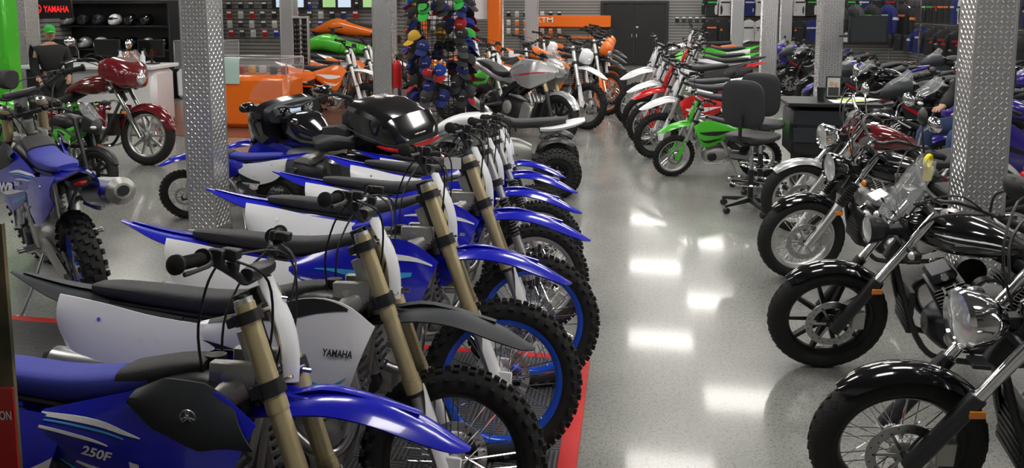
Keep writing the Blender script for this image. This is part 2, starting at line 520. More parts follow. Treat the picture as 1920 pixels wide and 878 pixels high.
    def frame(mb):
        mb.mat(fr)
        mb.cyl((1.09,0,.90),(1.0,0,1.12),.036,seg=16)
        for sd in(1,-1):
            mb.tube([(1.05,.03*sd,.99),(.95,.09*sd,.92),(.78,.115*sd,.77),(.62,.115*sd,.60),(.56,.10*sd,.45),(.57,.09*sd,.32)],[.05,.044,.03,.032,.034,.026],10,16)
            mb.tube([(1.06,.02*sd,.9),(1.03,.05*sd,.7),(.98,.09*sd,.42),(.90,.10*sd,.27),(.6,.1*sd,.27)],.018,8,16)
            mb.mat(blackp).tube([(.78,.07*sd,.84),(.4,.07*sd,.88),(.0,.06*sd,.92)],.012,8);mb.tube([(.6,.08*sd,.55),(.3,.08*sd,.72),(.02,.06*sd,.9)],.012,8);mb.mat(fr)
            mb.box((.86,.105*sd,.74),(.09,.02,.12))
            mb.box((1.00,.075*sd,1.0),(.15,.035,.08),R(0,'Y'));mb.mat(silver).cyl((.98,.085*sd,1.0),(.98,.10*sd,1.0),.014,seg=10);mb.mat(fr)
    part(rt,'frame',frame,('frame',fr.name))
    def eng(mb):
        mb.mat(castal).body([(.46,.40,.06,.06,.06),(.50,.40,.11,.10,.09),(.62,.40,.13,.13,.10),(.78,.40,.13,.14,.11),(.88,.38,.12,.11,.10),(.93,.38,.06,.06,.05)],12,18,3.2)
        mb.mat(darkmet)
        mb.lathe([(.001,-.015),(.08,-.015),(.095,0),(.10,.02),(.1,.06)],24,X=T(.64,-.15,.42))
        mb.lathe([(.001,.015),(.06,.015),(.075,0),(.08,-.06)],24,X=T(.80,.145,.38))
        mb.lathe([(.001,-.012),(.05,-.012),(.065,0),(.07,.06)],24,X=T(.80,-.14,.36))
        X=T(.80,0,.50)@R(8,'Y')
        mb.mat(castal).box((0,0,.06),(.15,.15,.14),X)
        for i in range(5): mb.box((0,0,.0+i*.03),(.18,.17,.008),X,r=.002)
        mb.mat(silver).box((0,0,.19),(.19,.18,.10),X,r=.02)
        mb.mat(darkmet).box((0,0,.26),(.16,.15,.05),X,r=.015)
        for sd in(1,-1): mb.mat(castal).cyl((.05,.07*sd,.2),(.05,.11*sd,.2),.035,seg=14,X=X)
        mb.mat(blackp).box((.62,0,.74),(.16,.15,.18),r=.03)
        mb.mat(wire)
        for k in range(4): mb.tube([(.9,-.09,.75-.05*k),(.8,-.15,.68-.03*k),(.68,-.14,.58-.03*k),(.6,-.13,.5)],.006,6,12)
    part(rt,'engine',eng,('deng',))
    def exh(mb):
        k=g('hiexh',0)
        mb.mat(steel).tube([(.93,-.02,.66),(1.02,-.04,.55),(.98,-.11,.42),(.88,-.155,.44),(.72,-.15,.56),(.5,-.12,.63),(.34,-.12,.67)],.021,10,30)
        if k:
            mb.mat(silver).tube([(.34,-.15,.69),(.25,-.18,.71),(-.1,-.205,.77),(-.24,-.21,.80)],[.03,.082,.086,.078],18,12)
            mb.mat(castal).tube([(-.24,-.21,.80),(-.29,-.211,.81)],[.08,.045],16);mb.mat(darkmet).cyl((-.28,-.211,.81),(-.31,-.211,.815),.03)
        else:
            mb.mat(silver).tube([(.36,-.12,.665),(.30,-.125,.67),(-.08,-.13,.70),(-.18,-.13,.715)],[.03,.05,.052,.046],16,12)
            mb.mat(darkmet).tube([(-.18,-.13,.715),(-.215,-.13,.72)],[.046,.022],14)
    part(rt,'exhaust',exh,('dexh',g('hiexh',0)))
    def swing(mb):
        mb.mat(fr)
        for sd in(1,-1):
            mb.loft([[(.58,.095*sd-.014,.36),(.58,.095*sd+.014,.36),(.58,.095*sd+.014,.44),(.58,.095*sd-.014,.44)],[(.3,.105*sd-.013,.34),(.3,.105*sd+.013,.34),(.3,.105*sd+.013,.41),(.3,.105*sd-.013,.41)],[(-.07,.105*sd-.01,.315),(-.07,.105*sd+.01,.315),(-.07,.105*sd+.01,.355),(-.07,.105*sd-.01,.355)]])
        mb.box((.5,0,.4),(.06,.2,.07))
        mb.mat(darkmet).tube([(.0,.085,.40),(.3,.085,.43),(.6,.085,.44),(.63,.085,.40),(.6,.085,.36),(.3,.085,.31),(.0,.085,.27)],.009,6)
        mb.lathe([(.075,.08),(.13,.08),(.13,.086),(.075,.086)],30,True,X=T(0,0,.335))
        mb.mat(steel).tube([(.62,0,.42),(.52,0,.78)],.03,10)
    part(rt,'swingarm',swing,('swing',fr.name))
    for sd in(1,-1):
        def foot(mb):
            mb.mat(steel)
            mb.box((.56,.19*sd,.37),(.05,.10,.018));mb.tube([(.57,.1*sd,.34),(.56,.15*sd,.36)],.012,6)
            for k in range(4): mb.box((.54+.012*k,.19*sd,.383),(.004,.1,.012),r=.001)
            if sd<0: mb.tube([(.55,-.14,.35),(.68,-.16,.29),(.78,-.15,.32),(.8,-.18,.33)],.008,6,8)
            else: mb.tube([(.56,.14,.35),(.72,.17,.30),(.78,.19,.33)],.007,6,8)
        part(rt,'foot_peg',foot,('foot',sd))
    part(rt,'kickstand',lambda mb:mb.mat(steel).tube([(.5,.12,.33),(.42,.22,.16),(.36,.31,.035)],.011,8).box((.36,.31,.03),(.06,.04,.012)),('kick',))
    def tank(mb):
        mb.mat(g('tankm',blackp)).body([(.60,.86,.07,.06,.12),(.70,.90,.105,.065,.14),(.84,.93,.125,.075,.15),(.97,.93,.115,.06,.13),(1.04,.92,.06,.03,.07)],12,20,2.8)
        mb.mat(blackp).cyl((.90,0,.99),(.90,0,1.035),.032,seg=16)
    part(rt,'fuel_tank',tank,('dtank',g('tankm',blackp).name))
    for sd in(1,-1):
        def rad(mb):
            mb.mat(silver)
            X=T(1.02,.12*sd,.78)@R(-14,'Y')
            mb.box((0,0,0),(.035,.10,.28),X)
            mb.mat(blackp)
            for k in range(9): mb.box((.03,0,-.12+k*.03),(.01,.1,.012),X,r=.002)
        part(rt,'radiator',rad,('rad',sd))
    def seatf(mb):
        mb.mat(seat).body([(-.09,.975,.05,.012,.03),(.0,.968,.075,.022,.04),(.2,.95,.082,.03,.05),(.42,.935,.085,.032,.06),(.62,.945,.085,.04,.07),(.78,.985,.078,.035,.06),(.88,1.01,.055,.015,.03)],18,20,3)
        if seat==blue2:
            mb.mat(seatb).body([(.62,.965,.083,.03,.05),(.78,.99,.081,.036,.06),(.89,1.013,.057,.017,.03)],8,20,3)
    part(rt,'seat',seatf,('dseat',seat.name))
    def rf(mb):
        mb.mat(tail).fender([(.32,.92,.085,.05),(.1,.935,.10,.055),(-.1,.955,.105,.05),(-.25,.975,.085,.035),(-.38,1.0,.05,.015),(-.47,1.02,.02,.004)],.007,16,11)
        mb.fender([(.0,.955,.035,.004),(-.2,.978,.03,.004),(-.42,1.015,.012,.002)],.01,8,5)
    part(rt,'rear_fender',rf,('rfend',tail.name))
    if g('taillight',0):
        part(rt,'tail_light',lambda mb:mb.mat(blackp).body([(-.36,.93,.05,.02,.03),(-.30,.93,.06,.03,.03),(-.2,.93,.05,.02,.03)],6,14,3).mat(redlens).ball((-.355,0,.925),.015,.035,.015),('dtl',))
    for sd in(1,-1):
        def spf(mb):
            mb.mat(side);s_=sidep(sd);s_.build(mb)
            mb.mat(g('trim2',greyp))
            s_.strip(mb,[(.60,.9,.05),(.8,.78,.12),(1,.65,.25)])
            mb.mat(chrome)
            for u,v in((.35,.2),(.7,.6)):
                p=s_.pt(u,v,.0);mb.cyl(p,p+Vector((0,.006*sd,0)),.008,seg=10)
        part(rt,'side_panel',spf,('sidep',sd,side.name,g('trim2',greyp).name))
        def shf(mb):
            s_=shp(sd);mb.mat(main);s_.build(mb)
            if gr=='wr':
                mb.mat(white)
                s_.strip(mb,[(.0,.08,.04),(.14,.24,.04),(.30,.36,.02),(.42,.40,.003)])
                s_.strip(mb,[(.02,.38,.03),(.15,.47,.022),(.28,.52,.004)])
                s_.textxz(mb,'WR',.71,.715,.30,.062,.006,.5,.05,-.12)
                s_.strip(mb,[(.18,.82,.012),(.36,.76,.03),(.60,.72,.03),(.8,.70,.004)])
                mb.mat(cyan);s_.strip(mb,[(.03,.23,.015),(.18,.36,.010),(.34,.43,.004)]);s_.strip(mb,[(.12,.95,.02),(.35,.92,.03),(.6,.88,.01)])
                mb.mat(paper);s_.textxz(mb,'250F',.575,.775,.10,.028,.008,.4,.03,-.1)
            elif gr=='yz':
                mb.mat(cyan);s_.strip(mb,[(.15,.35,.01),(.45,.42,.05),(.8,.3,.02)])
                mb.mat(white);s_.strip(mb,[(.1,.6,.02),(.4,.7,.06),(.75,.62,.01)]);s_.strip(mb,[(.3,.15,.01),(.6,.18,.03),(.95,.1,.01)])
                mb.mat(greyp);s_.text(mb,'YZ',.55,.92,.26,.2,.005,.4,.03)
            elif gr=='wg':
                mb.mat(blackp);s_.strip(mb,[(.05,.05,.05),(.35,.10,.10),(.62,.06,.05),(.78,.03,.01)])
                mb.mat(greyp);s_.strip(mb,[(.0,.75,.2),(.35,.85,.14),(.7,.97,.02)])
                s_.textxz(mb,'YAMAHA',.93,.795,.12,.026,.006,.1,.03)
                mb.mat(cyan);s_.strip(mb,[(.45,.66,.004),(.7,.70,.02),(.9,.66,.004)])
                mb.mat(greyp);s_.strip(mb,[(.5,.76,.004),(.72,.80,.02),(.92,.76,.004)])
            elif gr:
                mb.mat(gr);s_.strip(mb,[(.1,.5,.03),(.4,.55,.1),(.85,.4,.03)]);s_.strip(mb,[(.3,.85,.01),(.6,.8,.05),(.9,.7,.01)])
        part(rt,'radiator_shroud',shf,('shr',sd,main.name,gr if isinstance(gr,str) else (gr.name if gr else '')))
        if gr=='wr':
            def kneef(mb):
                mb.mat(greyp)
                s2=Sheet([(.73,.145*sd,.965),(.82,.15*sd,1.005),(.95,.16*sd,1.0),(1.04,.165*sd,.955)],[(.71,.155*sd,.925),(.80,.175*sd,.865),(.96,.205*sd,.825),(1.13,.215*sd,.84)],.02,13,6,lin=True)
                s2.build(mb)
                p=s2.pt(.60,.5,.005);emblem(mb,Matrix.Translation(p)@R(-14*sd,'X'),.024)
            part(rt,'knee_panel',kneef,('knee',sd),ang=20)
    if g('tag',0):
        part(rt,'price_tag',lambda mb:mb.mat(paper).box((.98,-.23,1.2),(.09,.002,.06)),('tag',))
    return rt
def bikeM(xf,y,head,scale,lean=-7,wb=WB):
    h=radians(head)
    return T(xf-cos(h)*wb*scale,y-sin(h)*wb*scale,0)@R(head,'Z')@R(lean,'X')@S(scale,scale,scale)
G1='dirt bikes lined up on the aisle mat'
dirt_bike(dict(main=blue,fend=blue,tail=blue,side=blue,seat=blue2,rim=rimblk,graphic='wr',steer=5,trim2=white),'blue trail dirt bike with gold forks and white shroud lettering',bikeM(-.77,1.97,2,1.0,-9),group=G1)
dirt_bike(dict(main=white,fend=greyp,tail=greyp,side=white,seat=seatb,rim=rimblk,graphic='wg',steer=6),'white motocross bike with black front fender and gold forks',bikeM(-.66,2.67,3,1.0,-9),group=G1)
dirt_bike(dict(main=blue,fend=blue,tail=blue,side=white,seat=seatb,rim=rimblue,graphic='yz',steer=8),'blue motocross bike with white side panels, blue rims and gold forks',bikeM(-.58,3.32,3,1.03,-10),group=G1)
b4=dirt_bike(dict(main=blue,fend=blue,tail=blue,side=white,seat=seatb,rim=rimblue,graphic='yz',steer=6,tag=1),'blue and white motocross bike with blue rims beside the aisle',bikeM(-.53,4.02,3,1.03,-9),group=G1)
b5=dirt_bike(dict(main=blue,fend=blue,tail=blue,side=white,seat=seatb,rim=silver,graphic='yz',steer=8,gaiter=1),'blue trail bike with black fork gaiters and silver rims',bikeM(-.61,4.76,2,.97,-9),group=G1)
clone(b5,bikeM(-.68,5.5,-2,.92,-6));clone(b5,bikeM(-.80,6.25,3,.84,-10))
b9=dirt_bike(dict(main=blue,fend=blue,tail=blue,side=white,seat=blue2,rim=rimblk,graphic=None,gaiter=1,steer=12),'small blue trail bike with white side panels near the pillar',bikeM(*W(-3.2,7.45).xy,178,.72),group='small blue bikes by the pillar')
clone(b9,bikeM(*W(-2.85,8.05).xy,178,.74))
_m=W(-2.80,4.95)
dirt_bike(dict(main=blue,fend=blue,tail=blue,side=blue,seat=blue2,rim=rimblue,graphic='wr',steer=14,hiexh=1,taillight=1),'blue dirt bike with blue seat and silver silencer facing outward',T(_m.x,_m.y,0)@R(140,'Z')@R(-6,'X')@S(1.14,1.14,1.12))
# ------------------------------------------------------------ cruiser
DC=Vector((-.53,0,.848))
def arcfender(mb,cx,cz,r,a0,a1,hw,dr,th=.005,n=20,k=9):
    P=[];Q=[]
    for i in range(n):
        t=i/(n-1);a=radians(a0+(a1-a0)*t);w_=hw*(1-.35*abs(2*t-1)**6)
        r1=[];r2=[]
        for j in range(k):
            q=-1+2*j/(k-1);rr=r-dr*abs(q)**2.5
            r1.append((cx+rr*cos(a),q*w_,cz+rr*sin(a)));r2.append((cx+(rr-th)*cos(a),q*(w_-th),cz+(rr-th)*sin(a)))
        P.append(r1);Q.append(r2)
    mb.shell(P,Q)
def cruiser(sp,label,M,group=None,name='cruiser_motorcycle'):
    g=lambda k,d:sp.get(k,d)
    col=g('col',blackg);fc=g('fcol',col);wst=g('wheel','cast');rim=g('rim',rimblk);st=g('steer',10)
    slid=g('slider',blackp);bag=g('bag',0)
    rt=root(name,label,'motorcycle',group,M)
    SM=steerM((1.09,0,1.08),(DC.x,0,DC.z),st)
    wheel(rt,'front_wheel',SM@T(1.58,0,.335),.335,.055,.048,.25,wst,rim,.145,0,g('hubm',castal))
    wheel(rt,'rear_wheel',T(0,0,.33),.33,.075,.06,.225,wst,rim,.14,0)
    B=Vector((1.565,0,.345))
    for sd in(1,-1):
        def leg(mb):
            b=B+Vector((0,.115*sd,0))
            mb.mat(slid).cyl(b-DC*.03,b+DC*.36,.032,seg=16)
            mb.mat(chrome).cyl(b+DC*.36,b+DC*.84,.0225,seg=14)
            if g('gaiter',0):
                mb.mat(blackp)
                for i in range(10):
                    p=b+DC*(.36+i*.02);mb.tube([p,p+DC*.01,p+DC*.02],[.028,.038,.028],14)
            mb.mat(amber).box(tuple(b+DC*.30+Vector((-.02,.034*sd,0))),(.055,.008,.03))
        part(rt,'fork_leg',leg,('cleg',sd,slid.name,g('gaiter',0)),SM)
    for s_ in(.60,.82):
        part(rt,'fork_clamp',lambda mb:mb.mat(darkmet).box((-.03,0,0),(.08,.29,.035),T(*(B+DC*s_))@R(-32,'Y'),r=.01),('ccl',s_),SM)
    part(rt,'brake_caliper',lambda mb:mb.mat(castal).box(tuple(B+Vector((-.12,.09,.03))),(.07,.04,.11)),('ccal',),SM)
    fa_=(12,168) if bag else (46,142)
    part(rt,'front_fender',lambda mb:(mb.mat(fc),arcfender(mb,1.58,.335,.368,*fa_,.066 if not bag else .085,.035 if not bag else .08)),('cff',fc.name,fa_),SM)
    hs=.8 if g('shield',0) else 1.12
    def hl(mb):
        X=T(1.40,0,.905)@R(-90,'Z')@S(hs,hs,hs)
        mb.mat(g('hlm',chrome)).lathe([(.001,-.12),(.05,-.11),(.085,-.06),(.098,0),(.102,.015),(.094,.03),(.09,.02)],28,X=X)
        mb.mat(lens).lathe([(.001,.038),(.05,.032),(.09,.02)],24,X=X)
        mb.mat(darkmet).box((1.27,0,.90),(.12,.05,.05))
    if not bag: part(rt,'headlight',hl,('chl',g('hlm',chrome).name,hs),SM)
    for sd in(1,-1):
        def ts(mb):
            mb.mat(darkmet).cyl((1.25,.1*sd,.86),(1.25,.2*sd,.87),.009,seg=8)
            mb.ball((1.25,.225*sd,.87),.032,.025,.028)
            mb.mat(amber if g('amb',0) else lens).ball((1.268,.225*sd,.87),.022,.022,.024)
        part(rt,'turn_signal',ts,('cts',sd,g('amb',0)),SM)
    def bars(mb):
        mb.mat(g('barm',blackp))
        h=[(.86,.43,1.14),(.96,.38,1.18),(1.07,.25,1.19),(1.10,.12,1.13),(1.10,0,1.11)]
        mb.tube(h+[(a,-b,c) for a,b,c in h[:-1][::-1]],.0125,10,28)
        for sd in(1,-1):
            mb.mat(blackp).box((.96,.375*sd,1.18),(.06,.04,.045),r=.01)
            mb.mat(g('levm',silver)).tube([(.98,.36*sd,1.18),(.98,.42*sd,1.17),(.92,.47*sd,1.14)],.007,6,8)
            mb.mat(wire).tube([(1.0,.36*sd,1.18),(1.16,.22*sd,1.1),(1.2,.08*sd,.92)],.006,6,10)
            mb.tube([(1.0,.34*sd,1.18),(1.12,.28*sd,1.25),(1.24,.12*sd,1.1),(1.2,.02*sd,.85)],.005,6,12)
    hb=part(rt,'handlebar',bars,('cbars',g('barm',blackp).name),SM)
    for sd in(1,-1):
        part(hb,'grip',lambda mb:mb.mat(rubber).tube([(.95,.385*sd,1.175),(.86,.432*sd,1.14),(.84,.44*sd,1.132)],[.018,.021,.022],14),('cg',sd))
        def mir(mb):
            mb.mat(g('mirm',blackp)).tube([(.99,.35*sd,1.19),(1.0,.38*sd,1.3),(.98,.44*sd,1.36)],.006,6,8)
            X=T(.97,.46*sd,1.38)@R(90+8*sd,'Z')
            mb.lathe([(.001,-.025),(.035,-.02),(.056,-.002),(.056,.003)],24,X=X@S(1.25,1,1))
            mb.mat(chrome).lathe([(.001,.004),(.052,.004)],24,X=X@S(1.25,1,1))
        part(hb,'mirror',mir,('cm',sd,g('mirm',blackp).name))
    def spd(mb):
        X=T(1.17,0,1.10)@R(40,'Y')@R(90,'X')
        mb.mat(chrome).lathe([(.001,-.05),(.04,-.05),(.052,-.02),(.056,.01),(.05,.016)],24,X=X)
        mb.mat(blackp).lathe([(.001,.012),(.05,.012)],24,X=X)
    part(rt,'speedometer',spd,('cspd',),SM)
    if g('shield',0):
        def sh(mb):
            mb.mat(glassm);P=[];Q=[]
            for i in range(13):
                t=i/12;row=[];r2=[]
                hw=.105*sqrt(max(0,1-abs(2*t-.85)**2.6/1.6))+.008
                for j in range(11):
                    k=-1+2*j/10;p=(1.36-.19*t-.045*k*k,hw*k,1.0+.33*t)
                    row.append(p);r2.append((p[0]-.003,p[1],p[2]))
                P.append(row);Q.append(r2)
            mb.shell(P,Q)
            mb.mat(blackp)
            mb.tube([Q[0][j] for j in range(11)],.004,5)
            for sd in(1,-1): mb.tube([(1.25,.09*sd,.95),(1.33,.07*sd,1.06)],.006,6)
        part(rt,'windshield',sh,('csh',),SM)
    def frame(mb):
        mb.mat(g('frm',blackp)).cyl((1.28,0,.72),(1.13,0,.98),.04,seg=16)
        mb.tube([(1.18,0,.9),(.9,0,.84),(.55,0,.66),(.45,0,.5)],.025,8,14)
        for sd in(1,-1):
            mb.tube([(1.26,.02*sd,.75),(1.2,.1*sd,.5),(1.1,.13*sd,.26),(.95,.14*sd,.2),(.5,.14*sd,.22),(.38,.13*sd,.4),(.2,.13*sd,.58),(-.05,.13*sd,.64)],.017,8,26)
            mb.tube([(.45,.13*sd,.32),(.0,.13*sd,.33)],.02,8)
            mb.mat(chrome).cyl((.05,.145*sd,.36),(.2,.145*sd,.62),.016,seg=10);mb.mat(blackp)
            for i in range(9):
                p=Vector((.06,.145*sd,.38))+Vector((.15,0,.26)).normalized()*i*.024;mb.torus(.028,.005,.005,14,6,X=Matrix.Translation(p)@R(30,'Y')@R(90,'X'))
            mb.box((.85,.24*sd,.26),(.1,.1,.025));mb.tube([(.85,.12*sd,.24),(.85,.24*sd,.26)],.01,6)
        mb.tube([(.6,.14,.22),(.5,.24,.1),(.45,.3,.02)],.012,8)
    part(rt,'frame',frame,('cframe',g('frm',blackp).name))
    def eng(mb):
        fm=g('finm',darkmet)
        mb.mat(g('engm',darkmet)).body([(.52,.38,.08,.1,.1),(.6,.36,.15,.14,.13),(.8,.35,.16,.13,.14),(.98,.34,.14,.11,.12),(1.06,.34,.06,.06,.06)],10,18,3)
        for tl,cx in((-27,.72),(27,.90)):
            X=T(cx,0,.44)@R(tl,'Y')
            mb.mat(g('engm',darkmet)).cyl((0,0,0),(0,0,.2),.06,seg=18,X=X)
            for i in range(10): mb.mat(fm).box((0,0,.02+i*.02),(.17,.2,.007),X,r=.0025)
            mb.mat(silver)
            for i in range(10):
                for q in(-1,1): mb.box((0,.1*q,.02+i*.02),(.165,.003,.004),X,r=.0005)
            mb.mat(g('headm',darkmet)).box((0,0,.245),(.14,.17,.06),X,r=.018)
            mb.mat(chrome)
            for q in(-1,1):
                for w_ in(-.03,.03): mb.cyl((w_,.108*q,-.05),(w_,.108*q,.22),.009,seg=8,X=X)
                mb.cyl((0,.09*q,.26),(0,.1*q,.26),.02,seg=10,X=X)
        for sd in(1,-1):
            q=R(0 if sd>0 else 180,'X')
            mb.mat(g('covm',castal)).lathe([(.001,.03),(.07,.028),(.09,.012),(.1,-.02)],28,X=T(.70,.15*sd,.36)@q)
            mb.lathe([(.001,.03),(.05,.028),(.065,.012),(.07,-.02)],24,X=T(.93,.14*sd,.33)@q)
            mb.mat(chrome)
            for i in range(6): mb.cyl((.085*cos(i*1.047),.02,.085*sin(i*1.047)),(.085*cos(i*1.047),.03,.085*sin(i*1.047)),.006,seg=6,X=T(.70,.15*sd,.36)@q)
            mb.mat(blackp).lathe([(.001,.03),(.06,.03),(.08,.015),(.08,-.03)],24,X=T(.81,.13*sd,.62)@q)
            mb.mat(chrome).lathe([(.062,.032),(.068,.034),(.074,.028)],24,X=T(.81,.13*sd,.62)@q)
        mb.mat(blackp).box((1.17,0,.45),(.03,.22,.25))
        for i in range(8): mb.box((1.188,0,.35+.028*i),(.006,.2,.01),r=.001)
    part(rt,'engine',eng,('ceng',g('engm',darkmet).name,g('finm',darkmet).name,g('headm',darkmet).name,g('covm',castal).name))
    def exh(mb):
        mb.mat(g('exm',chrome))
        mb.tube([(1.0,-.08,.6),(1.08,-.14,.48),(1.0,-.18,.3),(.7,-.19,.25),(.3,-.2,.27)],.023,10,24)
        mb.tube([(.62,-.08,.6),(.68,-.16,.5),(.6,-.2,.36),(.3,-.2,.35)],.023,10,20)
        mb.tube([(.32,-.2,.27),(.28,-.2,.27),(-.28,-.21,.29)],[.025,.045,.045],14);mb.tube([(.32,-.2,.37),(.28,-.2,.37),(-.22,-.21,.39)],[.025,.045,.045],14)
    part(rt,'exhaust',exh,('cex',g('exm',chrome).name))
    def tank(mb):
        mb.mat(col).body([(.56,.80,.03,.03,.02),(.66,.84,.10,.06,.05),(.84,.885,.155,.10,.10),(1.02,.91,.16,.105,.11),(1.15,.93,.10,.07,.08),(1.21,.95,.03,.02,.02)],16,22,2.4)
        if g('stripe',None):
            mb.mat(g('stripe',None)).body([(.68,.845,.108,.04,.03),(.84,.89,.160,.05,.035),(1.02,.915,.165,.05,.035),(1.13,.93,.114,.03,.025)],14,22,2.6)
            mb.mat(col).body([(.68,.845,.110,.028,.012),(.84,.89,.162,.036,.02),(1.02,.915,.167,.036,.02),(1.13,.93,.116,.02,.015)],14,22,2.6)
        mb.mat(chrome).cyl((.98,0,.99),(.98,0,1.025),.03,seg=18)
    part(rt,'fuel_tank',tank,('ctank',col.name,g('stripe',col).name if g('stripe',None) else ''))
    for sd in(1,-1): part(rt,'tank_emblem',lambda mb:mb.mat(silver).box((.95,.158*sd,.9),(.12,.012,.025)),('cemb',sd))
    part(rt,'seat',lambda mb:mb.mat(seatb).body([(.16,.76,.10,.03,.04),(.22,.74,.15,.03,.06),(.4,.70,.165,.035,.06),(.56,.71,.14,.04,.06),(.68,.79,.08,.03,.05)],14,22,3),('cseat',))
    part(rt,'passenger_seat',lambda mb:mb.mat(seatb).body([(-.14,.765,.06,.02,.03),(-.08,.775,.10,.035,.04),(.08,.79,.115,.04,.05),(.2,.79,.10,.03,.05)],10,20,3),('cseat2',))
    def rfn(mb):
        mb.mat(fc);arcfender(mb,0,.33,.40,25,172,.1,.05)
        mb.mat(blackp)
        for sd in(1,-1): mb.box((.05,.11*sd,.66),(.42,.014,.045),R(4,'Y'))
    part(rt,'rear_fender',rfn,('crf',fc.name))
    part(rt,'tail_light',lambda mb:mb.mat(redlens).ball((-.38,0,.55),.03,.06,.04),('ctl',))
    for sd in(1,-1):
        part(rt,'side_cover',lambda mb:mb.mat(col).body([(.36,.5,.02,.06,.06,.12*sd),(.45,.52,.03,.09,.09,.13*sd),(.56,.52,.02,.06,.07,.12*sd)],8,14,3),('csc',sd,col.name))
    if g('tag',0):
        part(hb,'tag',lambda mb:mb.mat(yellow).torus(.035,.007,.012,20,8,X=T(1.04,-.20,1.22)@R(40,'Z')).box((1.03,-.20,1.14),(.05,.004,.09)),('ctag',))
    if bag:
        def fair(mb):
            mb.mat(col).body([(1.50,.98,.05,.05,.06),(1.45,1.0,.18,.10,.13),(1.36,1.03,.28,.15,.16),(1.26,1.06,.33,.16,.13),(1.20,1.07,.32,.14,.10)],12,18,3.4,lin=True)
            mb.mat(blackp).body([(1.21,1.08,.28,.13,.07),(1.16,1.08,.24,.10,.05)],4,18,3)
            mb.mat(lens).ball((1.485,0,.975),.05,.075,.07)
            mb.mat(glassm).fender([(1.38,1.16,.18,.05),(1.28,1.28,.15,.04)],.005,6,9)
        part(rt,'fairing',fair,('cfair',col.name),SM,ang=25)
        for sd in(1,-1):
            part(rt,'saddlebag',lambda mb:mb.mat(g('bagm',col)).body([(-.42,.5,.05,.1,.1,.27*sd),(-.38,.5,.1,.14,.16,.27*sd),(0,.52,.11,.14,.17,.27*sd),(.22,.54,.1,.12,.14,.26*sd),(.27,.54,.04,.08,.1,.25*sd)],12,18,4),('cbag',sd,g('bagm',col).name))
            part(rt,'lower_fairing',lambda mb:mb.mat(maroon).body([(1.08,.5,.03,.12,.14,.24*sd),(1.14,.52,.06,.16,.2,.25*sd),(1.2,.54,.03,.14,.16,.24*sd)],6,14,3),('clf',sd))
        part(rt,'backrest',lambda mb:mb.mat(seatb).body([(-.24,.95,.13,.1,.1),(-.17,.95,.14,.12,.12),(-.13,.95,.11,.1,.1)],6,18,3),('cbr',))
        part(rt,'engine_guard',lambda mb:mb.mat(chrome).tube([(1.14,0,.72),(1.16,.25,.66),(1.13,.33,.45),(1.12,.25,.25),(1.1,0,.2),(1.12,-.25,.25),(1.13,-.33,.45),(1.16,-.25,.66),(1.14,0,.72)],.014,8,40),('ceg',))
    return rt
G2='cruisers lined up beside the aisle'
def cM(xf,y,head,s=1.03,lean=-8): return bikeM(xf,y,head,s,lean,1.58)
cruiser(dict(wheel='wire',rim=rimblk,slider=darkmet,steer=8,shield=0,barm=chrome,covm=chrome,headm=silver),'black cruiser with chrome headlight and wire spoke front wheel',cM(1.08,3.20,178),G2)
cruiser(dict(wheel='cast',rim=rimblk,hubm=darkmet,slider=blackp,steer=10,shield=1,stripe=white,tag=1,hlm=blackp,exm=darkmet,gaiter=0,covm=silver),'black cruiser with clear windshield, striped tank and yellow tag',cM(1.12,4.52,178,.99),G2)
cruiser(dict(wheel='wire',rim=silver,slider=silver,gaiter=1,steer=2,amb=1,mirm=chrome,hlm=blackg,col=blackg,covm=silver,headm=silver),'black cruiser with silver wire wheels, fork gaiters and chrome mirrors',cM(1.28,6.05,191,1.0),G2)
cruiser(dict(wheel='wire',rim=silver,slider=silver,steer=4,col=maroon,fcol=silverp,mirm=chrome,covm=chrome,headm=chrome,engm=castal,exm=chrome,amb=1,barm=chrome),'maroon cruiser with silver front fender and chrome engine',cM(1.52,7.35,187),G2)
cruiser(dict(wheel='wire',rim=silver,slider=chrome,steer=8,col=silverp,fcol=silverp,mirm=chrome,covm=chrome,headm=chrome,engm=castal,amb=1,barm=chrome,stripe=white),'silver cruiser with chrome bars near the steel pillar',cM(3.6,5.1,180),G2)
cruiser(dict(wheel='cast',rim=rimblk,col=blackg,mirm=chrome,hlm=chrome,barm=chrome,covm=chrome),'black cruiser with chrome headlight and mirrors',cM(3.3,3.85,182),G2)
_m=W(-4.82,10.0)
cruiser(dict(col=maroon,fcol=maroon,bag=1,bagm=pewter,wheel='cast',rim=silver,slider=chrome,covm=chrome,headm=chrome,engm=castal,finm=silver,steer=-6,mirm=chrome,stripe=pewter,exm=chrome),'two-tone maroon and pewter touring motorcycle with chrome engine',cM(_m.x,_m.y,2,1.17),None,'touring_motorcycle')
